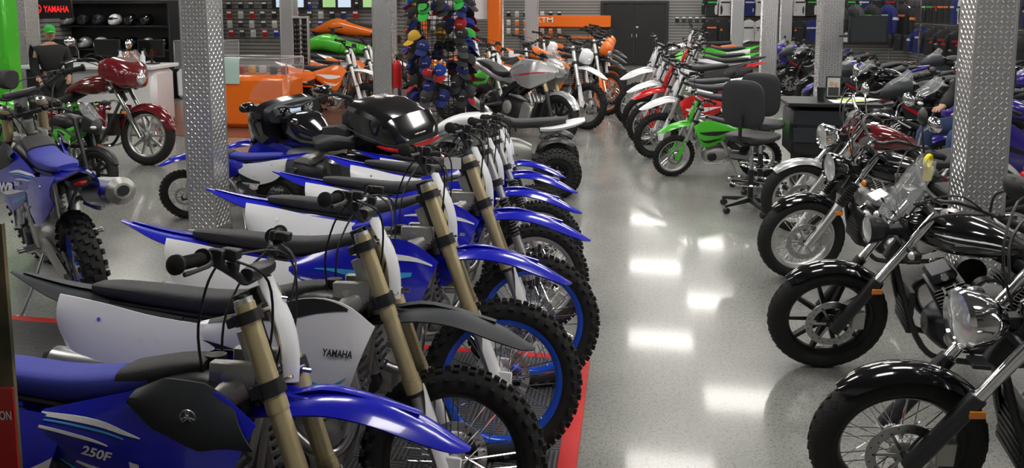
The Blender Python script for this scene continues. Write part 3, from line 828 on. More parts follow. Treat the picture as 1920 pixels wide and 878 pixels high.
# ------------------------------------------------------------ street bikes
DS=Vector((-.407,0,.914))
def street(sp,label,M,group=None,name='street_motorcycle'):
    g=lambda k,d:sp.get(k,d)
    col=g('col',blackg);c2=g('c2',blackp);rim=g('rim',rimblk);st=g('steer',8);full=g('full',1);fst=g('fst',.06)
    rt=root(name,label,'motorcycle',group,M)
    SM=steerM((1.10,0,1.0),(DS.x,0,DS.z),st)
    wheel(rt,'front_wheel',SM@T(1.43,0,.31),.31,.058,.045,.235,'cast',rim,.15,0)
    wheel(rt,'rear_wheel',T(0,0,.315),.315,.088,.052,.235,'cast',rim,.11,0)
    B=Vector((1.42,0,.32))
    for sd in(1,-1):
        part(rt,'fork_leg',lambda mb:(mb.mat(blackp).cyl(B+Vector((0,.105*sd,0)),B+Vector((0,.105*sd,0))+DS*.36,.027,seg=12),mb.mat(g('fork',gold)).cyl(B+Vector((0,.105*sd,0))+DS*.33,B+Vector((0,.105*sd,0))+DS*.72,.027,seg=12)),('sleg',sd,g('fork',gold).name),SM)
    part(rt,'front_fender',lambda mb:(mb.mat(g('fcol',col)),arcfender(mb,1.43,.31,.345,25,150,.07,.05)),('sff',g('fcol',col).name),SM)
    def bars(mb):
        mb.mat(blackp)
        z=1.06 if not full else .98
        h=[(.95,.36,z),(1.04,.24,z+.03),(1.07,.1,z),(1.07,0,z-.01)]
        mb.tube(h+[(a,-b,c) for a,b,c in h[:-1][::-1]],.013,8,20)
        for sd in(1,-1):
            mb.mat(rubber).cyl((.985,.29*sd,z+.015),(.935,.385*sd,z-.005),.019,seg=10)
            mb.mat(blackp).tube([(1.0,.28*sd,z+.01),(1.02,.34*sd,z),(.98,.42*sd,z-.01)],.006,5,8)
        mb.box((1.12,0,z),(.08,.16,.06))
    part(rt,'handlebar',bars,('sbars',full),SM)
    for sd in(1,-1):
        def mir(mb):
            mb.mat(blackp).tube([(1.15,.2*sd,1.05),(1.13,.3*sd,1.16)],.006,5)
            mb.body([(1.11,1.18,.05,.03,.03,.35*sd),(1.13,1.18,.075,.04,.04,.35*sd),(1.17,1.18,.03,.02,.02,.35*sd)],6,12,2.5)
        part(rt,'mirror',mir,('smir',sd))
    def fr(mb):
        mb.mat(g('frm',darkmet))
        for sd in(1,-1):
            mb.tube([(1.12,.05*sd,.86),(1.0,.13*sd,.78),(.7,.15*sd,.64),(.5,.13*sd,.46)],[.04,.045,.045,.035],8,12)
            mb.tube([(.55,.1*sd,.42),(.0,.12*sd,.32)],[.035,.025],8)
            mb.tube([(.55,.08*sd,.66),(.2,.07*sd,.74),(-.1,.06*sd,.84)],.016,6)
        mb.tube([(.5,.14,.3),(.42,.22,.12),(.38,.28,.02)],.011,6)
    part(rt,'frame',fr,('sfr',g('frm',darkmet).name))
    def eng(mb):
        mb.mat(darkmet).body([(.5,.38,.1,.1,.1),(.58,.38,.17,.16,.13),(.8,.36,.18,.16,.13),(.95,.36,.12,.12,.1)],8,16,3.4)
        mb.mat(castal).box((.87,0,.56),(.2,.3,.24),R(14,'Y'),r=.02)
        for sd in(1,-1): mb.mat(castal).lathe([(.001,.03),(.06,.028),(.085,.01),(.09,-.02)],20,X=T(.68,.17*sd,.38)@R(0 if sd>0 else 180,'X'))
        mb.mat(blackp).box((1.08,0,.55),(.04,.32,.28),R(10,'Y'))
        mb.mat(steel)
        for k in(-.09,-.03,.03,.09): mb.tube([(.98,k,.58),(1.05,k,.42),(.95,k,.24),(.7,k*.5,.2)],.018,6,12)
    part(rt,'engine',eng,('seng',))
    part(rt,'exhaust',lambda mb:mb.mat(g('exm',silver)).tube([(.55,-.1,.2),(.4,-.17,.24),(.3,-.2,.3),(-.05,-.22,.42),(-.08,-.22,.43)],[.025,.03,.055,.06,.04],12,14),('sex',g('exm',silver).name))
    if g('kat',0):
        part(rt,'fuel_tank',lambda mb:mb.mat(col).body([(.52,.80,.07,.04,.05),(.64,.87,.12,.06,.08),(.82,.93,.155,.08,.12),(1.0,.95,.15,.05,.12),(1.2,.93,.12,.04,.06),(1.44,.90,.05,.02,.03)],6,8,4.5,lin=True),('stankk',col.name),ang=15)
    else:
        part(rt,'fuel_tank',lambda mb:mb.mat(col).body([(.52,.80,.07,.04,.05),(.62,.86,.12,.07,.08),(.82,.93,.165,.10,.12),(1.0,.93,.15,.09,.12),(1.1,.88,.08,.05,.06)],14,20,2.7),('stank',col.name))
    part(rt,'seat',lambda mb:mb.mat(seatb).body([(-.16,.93,.06,.02,.03),(.0,.92,.11,.03,.04),(.2,.87,.12,.03,.04),(.35,.80,.13,.03,.04),(.58,.81,.09,.03,.04)],14,18,3),('sseat',))
    tc=g('tcol',col)
    part(rt,'tail_cowl',lambda mb:mb.mat(tc).body([(-.36,.95,.03,.015,.015),(-.2,.90,.09,.04,.05),(.05,.84,.12,.04,.07),(.3,.76,.13,.03,.07),(.45,.72,.09,.03,.05)],12,18,2.6),('stail',tc.name))
    part(rt,'tail_light',lambda mb:(mb.mat(redlens).box((-.355,0,.93),(.03,.09,.025)),mb.mat(blackp).tube([(-.3,0,.88),(-.42,0,.62)],.02,6).box((-.42,0,.6),(.01,.18,.13),R(-15,'Y'))),('stl',))
    def nose(mb):
        mb.mat(col)
        if full:
            mb.body([(1.50,.86,.03,.03,.03),(1.44,.89,.12,.07,.07),(1.32,.93,.19,.12,.14),(1.18,.95,.22,.12,.2)],10,20,2.6)
        else:
            mb.body([(1.42,.86,.03,.03,.04),(1.37,.89,.10,.09,.09),(1.25,.93,.13,.11,.11)],4,12,3.6,lin=True)
        mb.mat(lens)
        for sd in(1,-1): mb.ball((1.42 if full else 1.385,.07*sd,.88),.035,.045,.025)
    part(rt,'headlight_cowl',nose,('snose',full,col.name),SM if not full else I4)
    part(rt,'windscreen',lambda mb:mb.mat(g('scr',glassm)).fender([(1.42,1.0,.1,.04),(1.3,1.09,.14,.06),(1.2,1.19,.11,.05)],.005,8,9),('sscr',g('scr',glassm).name),SM if not full else I4)
    for sd in(1,-1):
        def fa(mb):
            if full:
                s_=Sheet([(.62,.15*sd,.62),(.85,.19*sd,.78),(1.1,.21*sd,.88),(1.36,.15*sd,.88)],[(.5,.13*sd,.28),(.75,.16*sd,.24),(1.0,.17*sd,.30),(1.22,.16*sd,.56)],.05,12,8)
            elif full==0 and g('kat',0):
                s_=Sheet([(.66,.15*sd,.84),(.9,.2*sd,.93),(1.12,.21*sd,.98),(1.46,.08*sd,.93)],[(.74,.16*sd,.72),(.95,.21*sd,.66),(1.1,.21*sd,.64),(1.40,.1*sd,.80)],.02,13,6,lin=True)
            else:
                s_=Sheet([(.78,.16*sd,.86),(.95,.19*sd,.88),(1.12,.2*sd,.85),(1.25,.18*sd,.80)],[(.82,.16*sd,.76),(.98,.19*sd,.70),(1.08,.19*sd,.55),(1.18,.18*sd,.60)],.03,10,6)
            mb.mat(col);s_.build(mb)
            mb.mat(c2);s_.strip(mb,[(.1,.5,.02),(.5,.45,fst),(.95,.4,fst*.6)])
        part(rt,'side_fairing',fa,('sfa',sd,full,col.name,c2.name,g('kat',0),fst))
    return rt
def sM(xf,y,head,s=1.05,lean=-7): return bikeM(xf,y,head,s,lean,1.43)
_m=W(-4.55,8.2)
street(dict(col=blackp,c2=green,full=0,rim=rimblk,fork=darkmet,steer=10,tcol=blackp,frm=green,fcol=blackp,fst=.38),'black and lime green naked sport motorcycle',sM(_m.x,_m.y,-14,.88),None)
_m=W(-5.95,9.2)
street(dict(col=green,c2=blackp,full=1,rim=rimblk,fork=darkmet,steer=0,tcol=blackp),'black and green sport motorcycle beside a green display post',sM(_m.x,_m.y,-12,.9),None)
_m=W(.66,11.5)
street(dict(col=silverp,c2=redlens,full=0,rim=rimblk,fork=gold,steer=5,kat=1,fst=.03),'silver sport motorcycle with angular fairing beside the aisle',sM(_m.x,_m.y,-40,1.25),None)
# tourer
_m=W(-1.22,7.15)
def tourer(M):
    rt=root('touring_motorcycle','large gloss black touring motorcycle with top trunk','motorcycle',None,M)
    wheel(rt,'rear_wheel',T(0,0,.33),.33,.10,.07,.23,'cast',rimblk,.14)
    wheel(rt,'front_wheel',T(1.65,0,.33),.33,.065,.055,.24,'cast',rimblk,.15)
    part(rt,'front_fender',lambda mb:(mb.mat(blackg),arcfender(mb,1.65,.33,.375,20,160,.085,.05)))
    for sd in(1,-1):
        part(rt,'fork_leg',lambda mb:mb.mat(darkmet).cyl((1.64,.12*sd,.34),(1.3,.12*sd,.95),.032))
        part(rt,'saddlebag',lambda mb:mb.mat(blackg).body([(-.46,.60,.07,.04,.08,.29*sd),(-.40,.60,.13,.12,.18,.3*sd),(-.05,.62,.15,.14,.22,.3*sd),(.25,.62,.13,.12,.2,.28*sd),(.33,.6,.08,.06,.12,.26*sd)],14,12,5,lin=True),ang=25)
        part(rt,'tail_light',lambda mb:mb.mat(redlens).body([(-.475,.615,.06,.015,.02,.30*sd),(-.44,.62,.12,.025,.028,.30*sd),(-.38,.63,.135,.03,.03,.30*sd)],5,12,4,lin=True))
        part(rt,'mirror',lambda mb:mb.mat(blackg).body([(1.22,1.12,.06,.03,.03,.44*sd),(1.26,1.13,.09,.05,.045,.45*sd),(1.34,1.13,.05,.03,.03,.42*sd)],8,14,2.5))
        part(rt,'floorboard',lambda mb:mb.mat(blackp).box((.85,.27*sd,.3),(.35,.12,.03)))
        part(rt,'armrest',lambda mb:mb.mat(seatb).body([(.0,.98,.04,.03,.04,.28*sd),(.1,1.0,.05,.04,.05,.29*sd),(.32,.97,.045,.03,.04,.28*sd)],5,10,4,lin=True))
    TX=T(-.2,0,1.0)@R(-7,'Y')@T(.2,0,-1.0)
    def trunk(mb):
        mb.mat(blackg)
        mb.body([(-.60,.97,.17,.02,.03),(-.56,.985,.25,.07,.10),(-.46,1.01,.28,.16,.14),(-.20,1.03,.30,.20,.15),(.04,1.04,.27,.18,.14),(.10,1.03,.23,.13,.11)],16,20,4.6,lin=True)
        mb.mat(blackp).body([(-.575,.955,.252,.006,.006),(-.47,.955,.288,.006,.006),(-.20,.975,.308,.006,.006),(.05,.985,.276,.006,.006)],4,20,6,lin=True)
    part(rt,'trunk',trunk,M=TX,ang=22)
    def tl(mb):
        mb.mat(redlens)
        mb.body([(-.605,.915,.14,.012,.018),(-.575,.915,.252,.024,.026),(-.47,.915,.292,.024,.026),(-.38,.92,.302,.004,.008)],4,16,5,lin=True)
    part(rt,'trunk_light',tl,M=TX)
    part(rt,'trunk_emblem',lambda mb:mb.mat(chrome).box((-.585,0,1.02),(.02,.12,.012)),M=TX)
    part(rt,'backrest',lambda mb:mb.mat(seatb).body([(.12,1.04,.15,.12,.1),(.18,1.02,.2,.15,.14),(.22,1.0,.16,.12,.12)],6,18,3))
    part(rt,'seat',lambda mb:mb.mat(seatb).body([(.1,.82,.16,.05,.08),(.3,.82,.19,.05,.08),(.45,.78,.19,.07,.08),(.65,.75,.18,.04,.07),(.8,.8,.1,.04,.05)],14,20,3))
    part(rt,'fuel_tank',lambda mb:mb.mat(blackg).body([(.75,.8,.1,.06,.1),(.95,.9,.18,.10,.2),(1.12,.92,.19,.10,.2),(1.2,.93,.16,.06,.1)],12,20,2.7))
    part(rt,'fairing',lambda mb:mb.mat(blackg).body([(1.76,.82,.06,.05,.1),(1.68,.87,.19,.12,.2),(1.52,.92,.31,.18,.3),(1.34,.96,.37,.18,.3),(1.22,.97,.36,.13,.22)],14,16,3.2,lin=True),ang=25)
    def dash(mb):
        mb.mat(greyp).body([(1.23,1.0,.33,.12,.10),(1.16,1.0,.30,.10,.08)],4,22,3)
        for y in(-.14,.14): mb.mat(chrome).lathe([(.055,-.01),(.062,.01),(.055,.014)],24,X=T(1.15,y,1.03)@R(90,'Z')@R(-25,'X'))
        mb.mat(screen).box((1.15,0,1.03),(.01,.12,.07));mb.mat(silver).box((1.155,0,.95),(.01,.3,.02))
    part(rt,'dashboard',dash)
    part(rt,'windshield',lambda mb:mb.mat(glassm).fender([(1.50,1.10,.24,.08),(1.40,1.22,.23,.08),(1.32,1.32,.17,.06)],.006,8,11))
    def bars(mb):
        mb.mat(blackp);h=[(.82,.42,1.08),(.95,.36,1.12),(1.08,.2,1.1),(1.1,0,1.06)]
        mb.tube(h+[(a,-b,c) for a,b,c in h[:-1][::-1]],.014,8,20)
        for sd in(1,-1): mb.mat(rubber).cyl((.92,.37*sd,1.11),(.8,.425*sd,1.075),.022)
    part(rt,'handlebar',bars)
    part(rt,'engine',lambda mb:(mb.mat(darkmet).body([(.45,.38,.14,.12,.13),(.6,.38,.22,.2,.16),(1.0,.38,.24,.2,.16),(1.2,.38,.16,.12,.12)],10,18,3),mb.mat(castal).box((.9,0,.6),(.4,.44,.12),r=.03)))
    part(rt,'rear_fender',lambda mb:mb.mat(blackg).body([(-.5,.5,.08,.1,.12),(-.42,.62,.17,.12,.14),(-.1,.7,.2,.1,.06),(.2,.72,.18,.08,.05)],10,18,3))
    for sd in(1,-1): part(rt,'exhaust',lambda mb:mb.mat(darkmet).cyl((.5,.22*sd,.22),(-.48,.26*sd,.26),.05))
    part(rt,'license_plate',lambda mb:mb.mat(blackp).box((-.53,0,.5),(.02,.2,.13)))
tourer(T(_m.x,_m.y,0)@R(150,'Z')@R(-6,'X')@S(1.04,1.04,1.02))
# ------------------------------------------------------------ ATV
def arcf2(mb,x,y):
    old=mb.M.copy();mb.M=old@T(0,y,0);arcfender(mb,x,.32,.32,45,130,.12,.04);mb.M=old
def atv(M):
    rt=root('quad_bike','white and black sport quad bike with wide knobby tires','quad bike',None,M)
    for x in(0,1.25):
        for sd in(1,-1):
            wheel(rt,'rear_wheel' if x==0 else 'front_wheel',T(x,.45*sd,.26),.26,.11 if x==0 else .08,.08,.13,'cast',rimblk,0,2)
    for x in(0.0,1.25):
        for sd in(1,-1):
            part(rt,'mudguard',lambda mb:(mb.mat(blackp),arcf2(mb,x,.30*sd)),('amg',x,sd))
    part(rt,'seat',lambda mb:mb.mat(seatb).body([(-.1,.80,.1,.03,.05),(.2,.77,.13,.04,.06),(.5,.76,.13,.04,.06),(.7,.84,.08,.03,.04)],10,18,3))
    part(rt,'front_cowl',lambda mb:mb.mat(white).body([(1.5,.62,.05,.02,.03),(1.35,.72,.14,.05,.08),(1.1,.80,.16,.06,.1),(.8,.82,.12,.05,.1),(.6,.78,.08,.04,.06)],14,20,2.6))
    part(rt,'rear_cowl',lambda mb:mb.mat(white).body([(-.32,.80,.12,.015,.02),(-.2,.77,.22,.02,.04),(.02,.72,.20,.02,.05),(.2,.70,.12,.02,.04)],10,16,3))
    def bars(mb):
        mb.mat(blackp).tube([(.75,.38,1.08),(.82,.2,1.08),(.88,.08,1.0),(.88,-.08,1.0),(.82,-.2,1.08),(.75,-.38,1.08)],.013,8,20)
        mb.cyl((.88,0,.8),(.88,0,1.0),.03)
        for sd in(1,-1): mb.mat(rubber).cyl((.8,.26*sd,1.08),(.75,.39*sd,1.08),.02)
    part(rt,'handlebar',bars)
    part(rt,'frame',lambda mb:mb.mat(darkmet).tube([(0,-.35,.26),(0,.35,.26)],.03,8).tube([(1.25,-.4,.28),(1.1,0,.36),(1.25,.4,.28)],.02,8).tube([(0,0,.3),(.6,0,.4),(1.3,0,.4)],.05,8).tube([(1.45,-.15,.35),(1.6,-.12,.42),(1.6,.12,.42),(1.45,.15,.35)],.015,8))
    part(rt,'engine',lambda mb:mb.mat(castal).body([(.3,.4,.1,.1,.1),(.5,.42,.14,.16,.13),(.75,.42,.12,.14,.12)],6,16,3))
    for sd in(1,-1): part(rt,'shock_absorber',lambda mb:mb.mat(silver).cyl((1.2,.3*sd,.3),(1.1,.12*sd,.68),.025))
    part(rt,'tail_light',lambda mb:mb.mat(redlens).box((-.2,0,.74),(.03,.12,.05)))
_m=W(.52,8.75);atv(T(_m.x,_m.y,0)@R(186,'Z')@S(.98,.98,1.0))
# ------------------------------------------------------------ orange row
GO='orange and white enduro bikes in a row'
ktm=dirt_bike(dict(main=orange,fend=white,tail=orange,side=white,seat=seatb,rim=rimblk,fork=silver,plate=white,light=1,graphic=blackp,steer=8),'orange and white enduro motorcycle with headlight',bikeM(*W(1.25,13.0).xy,-44,1.12),group=GO)
ktm2=dirt_bike(dict(main=blackp,fend=blackp,tail=orange,side=orange,seat=seatb,rim=rimor,fork=silver,plate=orange,light=1,graphic=orange,steer=8,clampm=darkmet),'black and orange adventure motorcycle with orange rims',bikeM(*W(1.80,14.7).xy,-44,1.15),group=GO)
clone(ktm2,bikeM(*W(2.05,16.3).xy,-42,1.15));clone(ktm2,bikeM(*W(2.3,17.9).xy,-42,1.15));clone(ktm2,bikeM(*W(.45,15.3).xy,-45,1.05));clone(ktm,bikeM(*W(.9,17.4).xy,-45,1.05))
ktm3=dirt_bike(dict(main=orange,fend=white,tail=white,side=orange,seat=seatb,rim=rimblk,fork=silver,plate=white,graphic=white,steer=10),'orange and white motocross bike among display bikes',bikeM(*W(-2.6,13.4).xy,-12,1.05),group='orange motocross bikes near the cap rack')
for x,y,h in((-2.5,14.6,-12),(-2.4,15.7,-12),(-.2,14.2,-30),(-.6,16.2,-25)): clone(ktm3,bikeM(*W(x,y).xy,h,1.05))
grn=dirt_bike(dict(main=green,fend=green,tail=green,side=white,seat=seatb,rim=rimblk,fork=silver,plate=white,graphic=blackp,steer=6),'green and white dirt bike',bikeM(*W(-.1,13.2).xy,-30,1.0),group='green dirt bikes')
_m=W(1.99,9.35)
kid=dirt_bike(dict(main=green,fend=green,tail=green,side=green,seat=seatb,rim=silver,fork=silver,gaiter=0,plate=green,graphic=blackp,steer=16,frame=silver,barm=silver),'small lime green kids dirt bike with silver rims',bikeM(_m.x,_m.y,186,.75),group='small bikes beside the aisle')
GR='red and white dirt bikes beside the aisle'
rd=dirt_bike(dict(main=red,fend=white,tail=white,side=white,seat=seatb,rim=rimblk,fork=silver,plate=white,graphic=white,steer=14),'red and white dirt bike with black rims',bikeM(*W(1.98,10.5).xy,192,.92),group=GR)
rd2=dirt_bike(dict(main=white,fend=red,tail=red,side=blackp,seat=seatb,rim=silver,fork=silver,plate=red,graphic=red,steer=14),'white dirt bike with red fender and graphics',bikeM(*W(2.04,11.5).xy,192,.95),group=GR)
clone(rd,bikeM(*W(2.10,12.4).xy,192,.95))
wh=dirt_bike(dict(main=white,fend=white,tail=blackp,side=blackp,seat=seatb,rim=silver,fork=silver,plate=white,graphic=greyp,steer=14),'white dirt bike with white front fender',bikeM(*W(2.15,13.4).xy,196,1.1),group=GR)
clone(rd2,bikeM(*W(3.05,15.0).xy,190,1.0));clone(wh,bikeM(*W(3.6,16.6).xy,190,1.0));clone(grn,bikeM(*W(4.0,18.2).xy,190,1.0));clone(grn,bikeM(*W(4.5,20.0).xy,195,1.05));clone(ktm3,bikeM(*W(4.75,22.0).xy,195,1.1))
# right street bikes
GS='street motorcycles parked in rows'
s1=street(dict(col=purple,c2=blackp,full=1,steer=8),'purple-blue sport motorcycle in the street bike row',sM(3.5,9.3,178),GS)
s2=street(dict(col=blackg,c2=silverp,full=0,steer=8,fork=darkmet),'black naked street motorcycle in the street bike row',sM(3.45,10.3,178),GS)
s3=street(dict(col=greyp,c2=red,full=1,steer=8,fork=darkmet),'dark grey sport motorcycle in the street bike row',sM(3.45,11.3,178),GS)
for k,(x,y) in enumerate([(3.5,13.3),(3.5,14.3),(3.5,15.3),(3.6,16.4),(3.6,18.6),(3.6,19.8),(3.6,21),(5.9,9.6),(5.9,10.8),(5.9,12),(5.9,13.2),(5.9,14.4),(5.9,15.6),(5.9,17),(5.7,6.6)]):
    clone((s2,s3,s1,s2)[k%4],sM(x,y,178+random.uniform(-4,4)))
# ------------------------------------------------------------ pillars
tread=mat('tread_plate_raised',(.86,.86,.87),.22,.75)
tbase=mat('tread_plate_base',(.50,.50,.51),.32,.75)
PW=.127
def pillarf(mb):
    mb.mat(tbase);w=PW
    mb.box((0,0,2.15),(2*w,2*w,4.3),r=.006)
    mb.mat(tread)
    p=.0345
    for f in range(4):
        X=R(90*f,'Z')
        vs=[];fs=[]
        for i in range(-3,4):
            for j in range(int(2.6/p)):
                cx=i*p*.97;cz=.09+j*p
                d=1 if (i+j)%2 else -1
                L=.0178;h=.005
                ux,uz=L*.707,L*.707*d;vx,vz=-h*.707*d,h*.707
                o=len(vs)
                vs+=[(cx+ux,-w-.0001,cz+uz),(cx+vx,-w-.0001,cz+vz),(cx-ux,-w-.0001,cz-uz),(cx-vx,-w-.0001,cz-vz),(cx+ux*.5,-w-.0045,cz+uz*.5),(cx-ux*.5,-w-.0045,cz-uz*.5)]
                fs+=[(o,o+1,o+5,o+4),(o+1,o+2,o+5),(o+2,o+3,o+4,o+5),(o+3,o,o+4)]
        mb.add(vs,fs,X)
    mb.mat(silver)
    mb.box((0,0,.03),(2*w+.03,2*w+.03,.06),r=.005)
    for a in(-1,1):
        for b in(-1,1): mb.box((a*(w-.002),b*(w-.002),2.15),(.02,.02,4.28),r=.005)
pl0=None
for (x,y) in((-3.86,6.45),(2.42,5.8),(2.9,12.2),(2.9,17.5),(2.9,22.8),(-4.05,12.2),(-4.05,17.5),(-4.05,22.8),(-10.7,12.2),(-8.1,17.3),(-2.66,20.1),(4.6,24.8)):
    if pl0 is None:
        pl0=thing('pillar','square structural column clad in diamond plate steel','pillar',pillarf,T(x,y,0),'diamond plate steel pillars',ang=20)
    else: clone(pl0,T(x,y,0)@(S(1.2,1.2,1) if y>10 else I4))
# ------------------------------------------------------------ room
def floormat():
    m=bpy.data.materials.new('polished_concrete');m.use_nodes=True;nt=m.node_tree;b=nt.nodes['Principled BSDF']
    tc=nt.nodes.new('ShaderNodeTexCoord')
    def noise(s,d=3):
        n=nt.nodes.new('ShaderNodeTexNoise');n.inputs['Scale'].default_value=s;n.inputs['Detail'].default_value=d;nt.links.new(tc.outputs['Object'],n.inputs['Vector']);return n
    def ramp(n,st):
        r=nt.nodes.new('ShaderNodeValToRGB');e=r.color_ramp.elements
        e[0].position,e[0].color=st[0][0],(*st[0][1],1);e[1].position,e[1].color=st[-1][0],(*st[-1][1],1)
        for p,c in st[1:-1]: q=e.new(p);q.color=(*c,1)
        nt.links.new(n,r.inputs[0]);return r
    base=ramp(noise(1.1,4).outputs['Fac'],[(.3,(.205,.21,.195)),(.7,(.285,.288,.268))])
    sp=ramp(noise(95,2).outputs['Fac'],[(.34,(.40,.40,.40)),(.46,(1,1,1)),(.64,(1,1,1)),(.74,(1.3,1.29,1.25))])
    sp2=ramp(noise(38,3).outputs['Fac'],[(.35,(.65,.65,.65)),(.5,(1,1,1))])
    mx=nt.nodes.new('ShaderNodeMix');mx.data_type='RGBA';mx.blend_type='MULTIPLY';mx.inputs[0].default_value=.8
    nt.links.new(base.outputs[0],mx.inputs[6]);nt.links.new(sp.outputs[0],mx.inputs[7])
    m2=nt.nodes.new('ShaderNodeMix');m2.data_type='RGBA';m2.blend_type='MULTIPLY';m2.inputs[0].default_value=.6
    nt.links.new(mx.outputs[2],m2.inputs[6]);nt.links.new(sp2.outputs[0],m2.inputs[7])
    nt.links.new(m2.outputs[2],b.inputs['Base Color'])
    b.inputs['Roughness'].default_value=.27;b.inputs['IOR'].default_value=1.45
    b.inputs['Coat Weight'].default_value=.42;b.inputs['Coat Roughness'].default_value=.08;b.inputs['Coat IOR'].default_value=1.45
    return m
def slat(name,col,dark,pitch=.10):
    m=bpy.data.materials.new(name);m.use_nodes=True;nt=m.node_tree;b=nt.nodes['Principled BSDF']
    g=nt.nodes.new('ShaderNodeTexCoord');sx=nt.nodes.new('ShaderNodeSeparateXYZ');nt.links.new(g.outputs['Object'],sx.inputs[0])
    a=nt.nodes.new('ShaderNodeMath');a.operation='DIVIDE';a.inputs[1].default_value=pitch;nt.links.new(sx.outputs['Z'],a.inputs[0])
    f=nt.nodes.new('ShaderNodeMath');f.operation='FRACT';nt.links.new(a.outputs[0],f.inputs[0])
    r=nt.nodes.new('ShaderNodeValToRGB');r.color_ramp.interpolation='CONSTANT';e=r.color_ramp.elements
    e[0].position=0;e[0].color=(*dark,1);e[1].position=.22;e[1].color=(*col,1)
    nt.links.new(f.outputs[0],r.inputs[0]);nt.links.new(r.outputs[0],b.inputs['Base Color']);b.inputs['Roughness'].default_value=.5
    return m
slatm=slat('grey_slatwall',(.27,.265,.25),(.03,.03,.03))
wallm=mat('grey_wall_paint',(.55,.55,.54),.8)
ceilm=mat('dark_ceiling',(.26,.26,.26),.9)
def matblk():
    m=bpy.data.materials.new('black_ribbed_mat');m.use_nodes=True;nt=m.node_tree;b=nt.nodes['Principled BSDF']
    g=nt.nodes.new('ShaderNodeTexCoord')
    ck=nt.nodes.new('ShaderNodeTexChecker');ck.inputs['Scale'].default_value=5;nt.links.new(g.outputs['Object'],ck.inputs['Vector'])
    w1=nt.nodes.new('ShaderNodeTexWave');w1.inputs['Scale'].default_value=14;w1.bands_direction='X';nt.links.new(g.outputs['Object'],w1.inputs['Vector'])
    w2=nt.nodes.new('ShaderNodeTexWave');w2.inputs['Scale'].default_value=14;w2.bands_direction='Y';nt.links.new(g.outputs['Object'],w2.inputs['Vector'])
    mx=nt.nodes.new('ShaderNodeMix');nt.links.new(ck.outputs['Fac'],mx.inputs[0]);nt.links.new(w1.outputs['Fac'],mx.inputs[2]);nt.links.new(w2.outputs['Fac'],mx.inputs[3])
    r=nt.nodes.new('ShaderNodeValToRGB');r.color_ramp.elements[0].color=(.008,.008,.009,1);r.color_ramp.elements[1].color=(.12,.12,.125,1);nt.links.new(mx.outputs[0],r.inputs[0]);nt.links.new(r.outputs[0],b.inputs['Base Color'])
    b.inputs['Roughness'].default_value=.55
    return m
FM=floormat();MBK=matblk()
def slab(m,c,d): return lambda mb:mb.mat(m).box(c,d,r=.001)
struct('floor',slab(FM,(-2,11.5,-.05),(22.4,31.4,.1)))
struct('floor',slab(mat('terracotta_tile',(.20,.085,.055),.3,bump=.2,bscale=12),(-7.1,14.6,.004),(5.0,6.6,.012)))
struct('ceiling',slab(ceilm,(-2,11.5,4.4),(22.4,31.4,.1)))
struct('wall_back',slab(slatm,(1.5,27.3,2.17),(15,.1,4.35)))
struct('wall_back_left',slab(slatm,(-9.5,19.6,2.17),(7.2,.1,4.35)))
struct('wall_side_left',slab(slatm,(-6,23.4,2.17),(.1,7.8,4.35)))
struct('wall_left',slab(slatm,(-13,7.9,2.17),(.1,23.5,4.35)))
struct('wall_right',slab(slatm,(9,11.5,2.17),(.1,31.4,4.35)))
struct('wall_front',slab(wallm,(-2,-4,2.17),(22,.1,4.35)))
struct('baseboard_back',slab(blackp,(1.5,27.23,.06),(14.8,.03,.12)))
d=struct('door_1',lambda mb:(mb.mat(blackp).box((-.53,27.2,1.07),(1.03,.05,2.1),r=.008),mb.box((.53,27.2,1.07),(1.03,.05,2.1),r=.008)))
part(d,'door_handle',lambda mb:mb.mat(silver).box((-.08,27.15,1.05),(.03,.05,.12)))
part(d,'door_handle',lambda mb:mb.mat(silver).box((.08,27.15,1.05),(.03,.05,.12)))
part(d,'door_sign',lambda mb:mb.mat(paper).box((.1,27.165,1.35),(.08,.005,.06)))
struct('trim_1',lambda mb:mb.mat(greyp).box((-1.12,27.2,1.08),(.1,.08,2.2)).box((1.12,27.2,1.08),(.1,.08,2.2)).box((0,27.2,2.2),(2.34,.08,.1)))
rede=mat('red_edge',(.60,.02,.02),.5)
fm=thing('floor_mat','black ribbed rubber tile mat with red edging','mat',lambda mb:mb.mat(MBK).box((-2.3,1.95,.008),(4.0,4.8,.016),r=.002))
part(fm,'mat_border',lambda mb:mb.mat(rede).box((-.27,1.95,.009),(.09,4.86,.018),r=.004))
part(fm,'mat_border',lambda mb:mb.mat(rede).box((-2.3,4.38,.009),(4.1,.06,.018),r=.004))
lm=mat('light_panel',(1,.965,.91),.5,emit=18)
l0=None
cols=[(-11,2.3),(-8,4.4),(-5,2.3),(-2,4.4),(.6,1.8),(1.85,3.9),(5,2.3),(7.6,4.4)]
for cx,y0 in cols:
    y=y0
    while y<26.5:
        if not(cx<-6 and y>19):
            if l0 is None:
                l0=root('ceiling_light','white rectangular LED panel light mounted under the ceiling','light','LED ceiling panels',T(cx,y,4.28))
                part(l0,'light_housing',lambda mb:mb.mat(white).box((0,0,.03),(1.26,.74,.06)))
                part(l0,'light_panel',lambda mb:mb.mat(lm).box((0,0,-.01),(1.2,.68,.02),r=.002))
            else: clone(l0,T(cx,y,4.28))
        y+=4.2
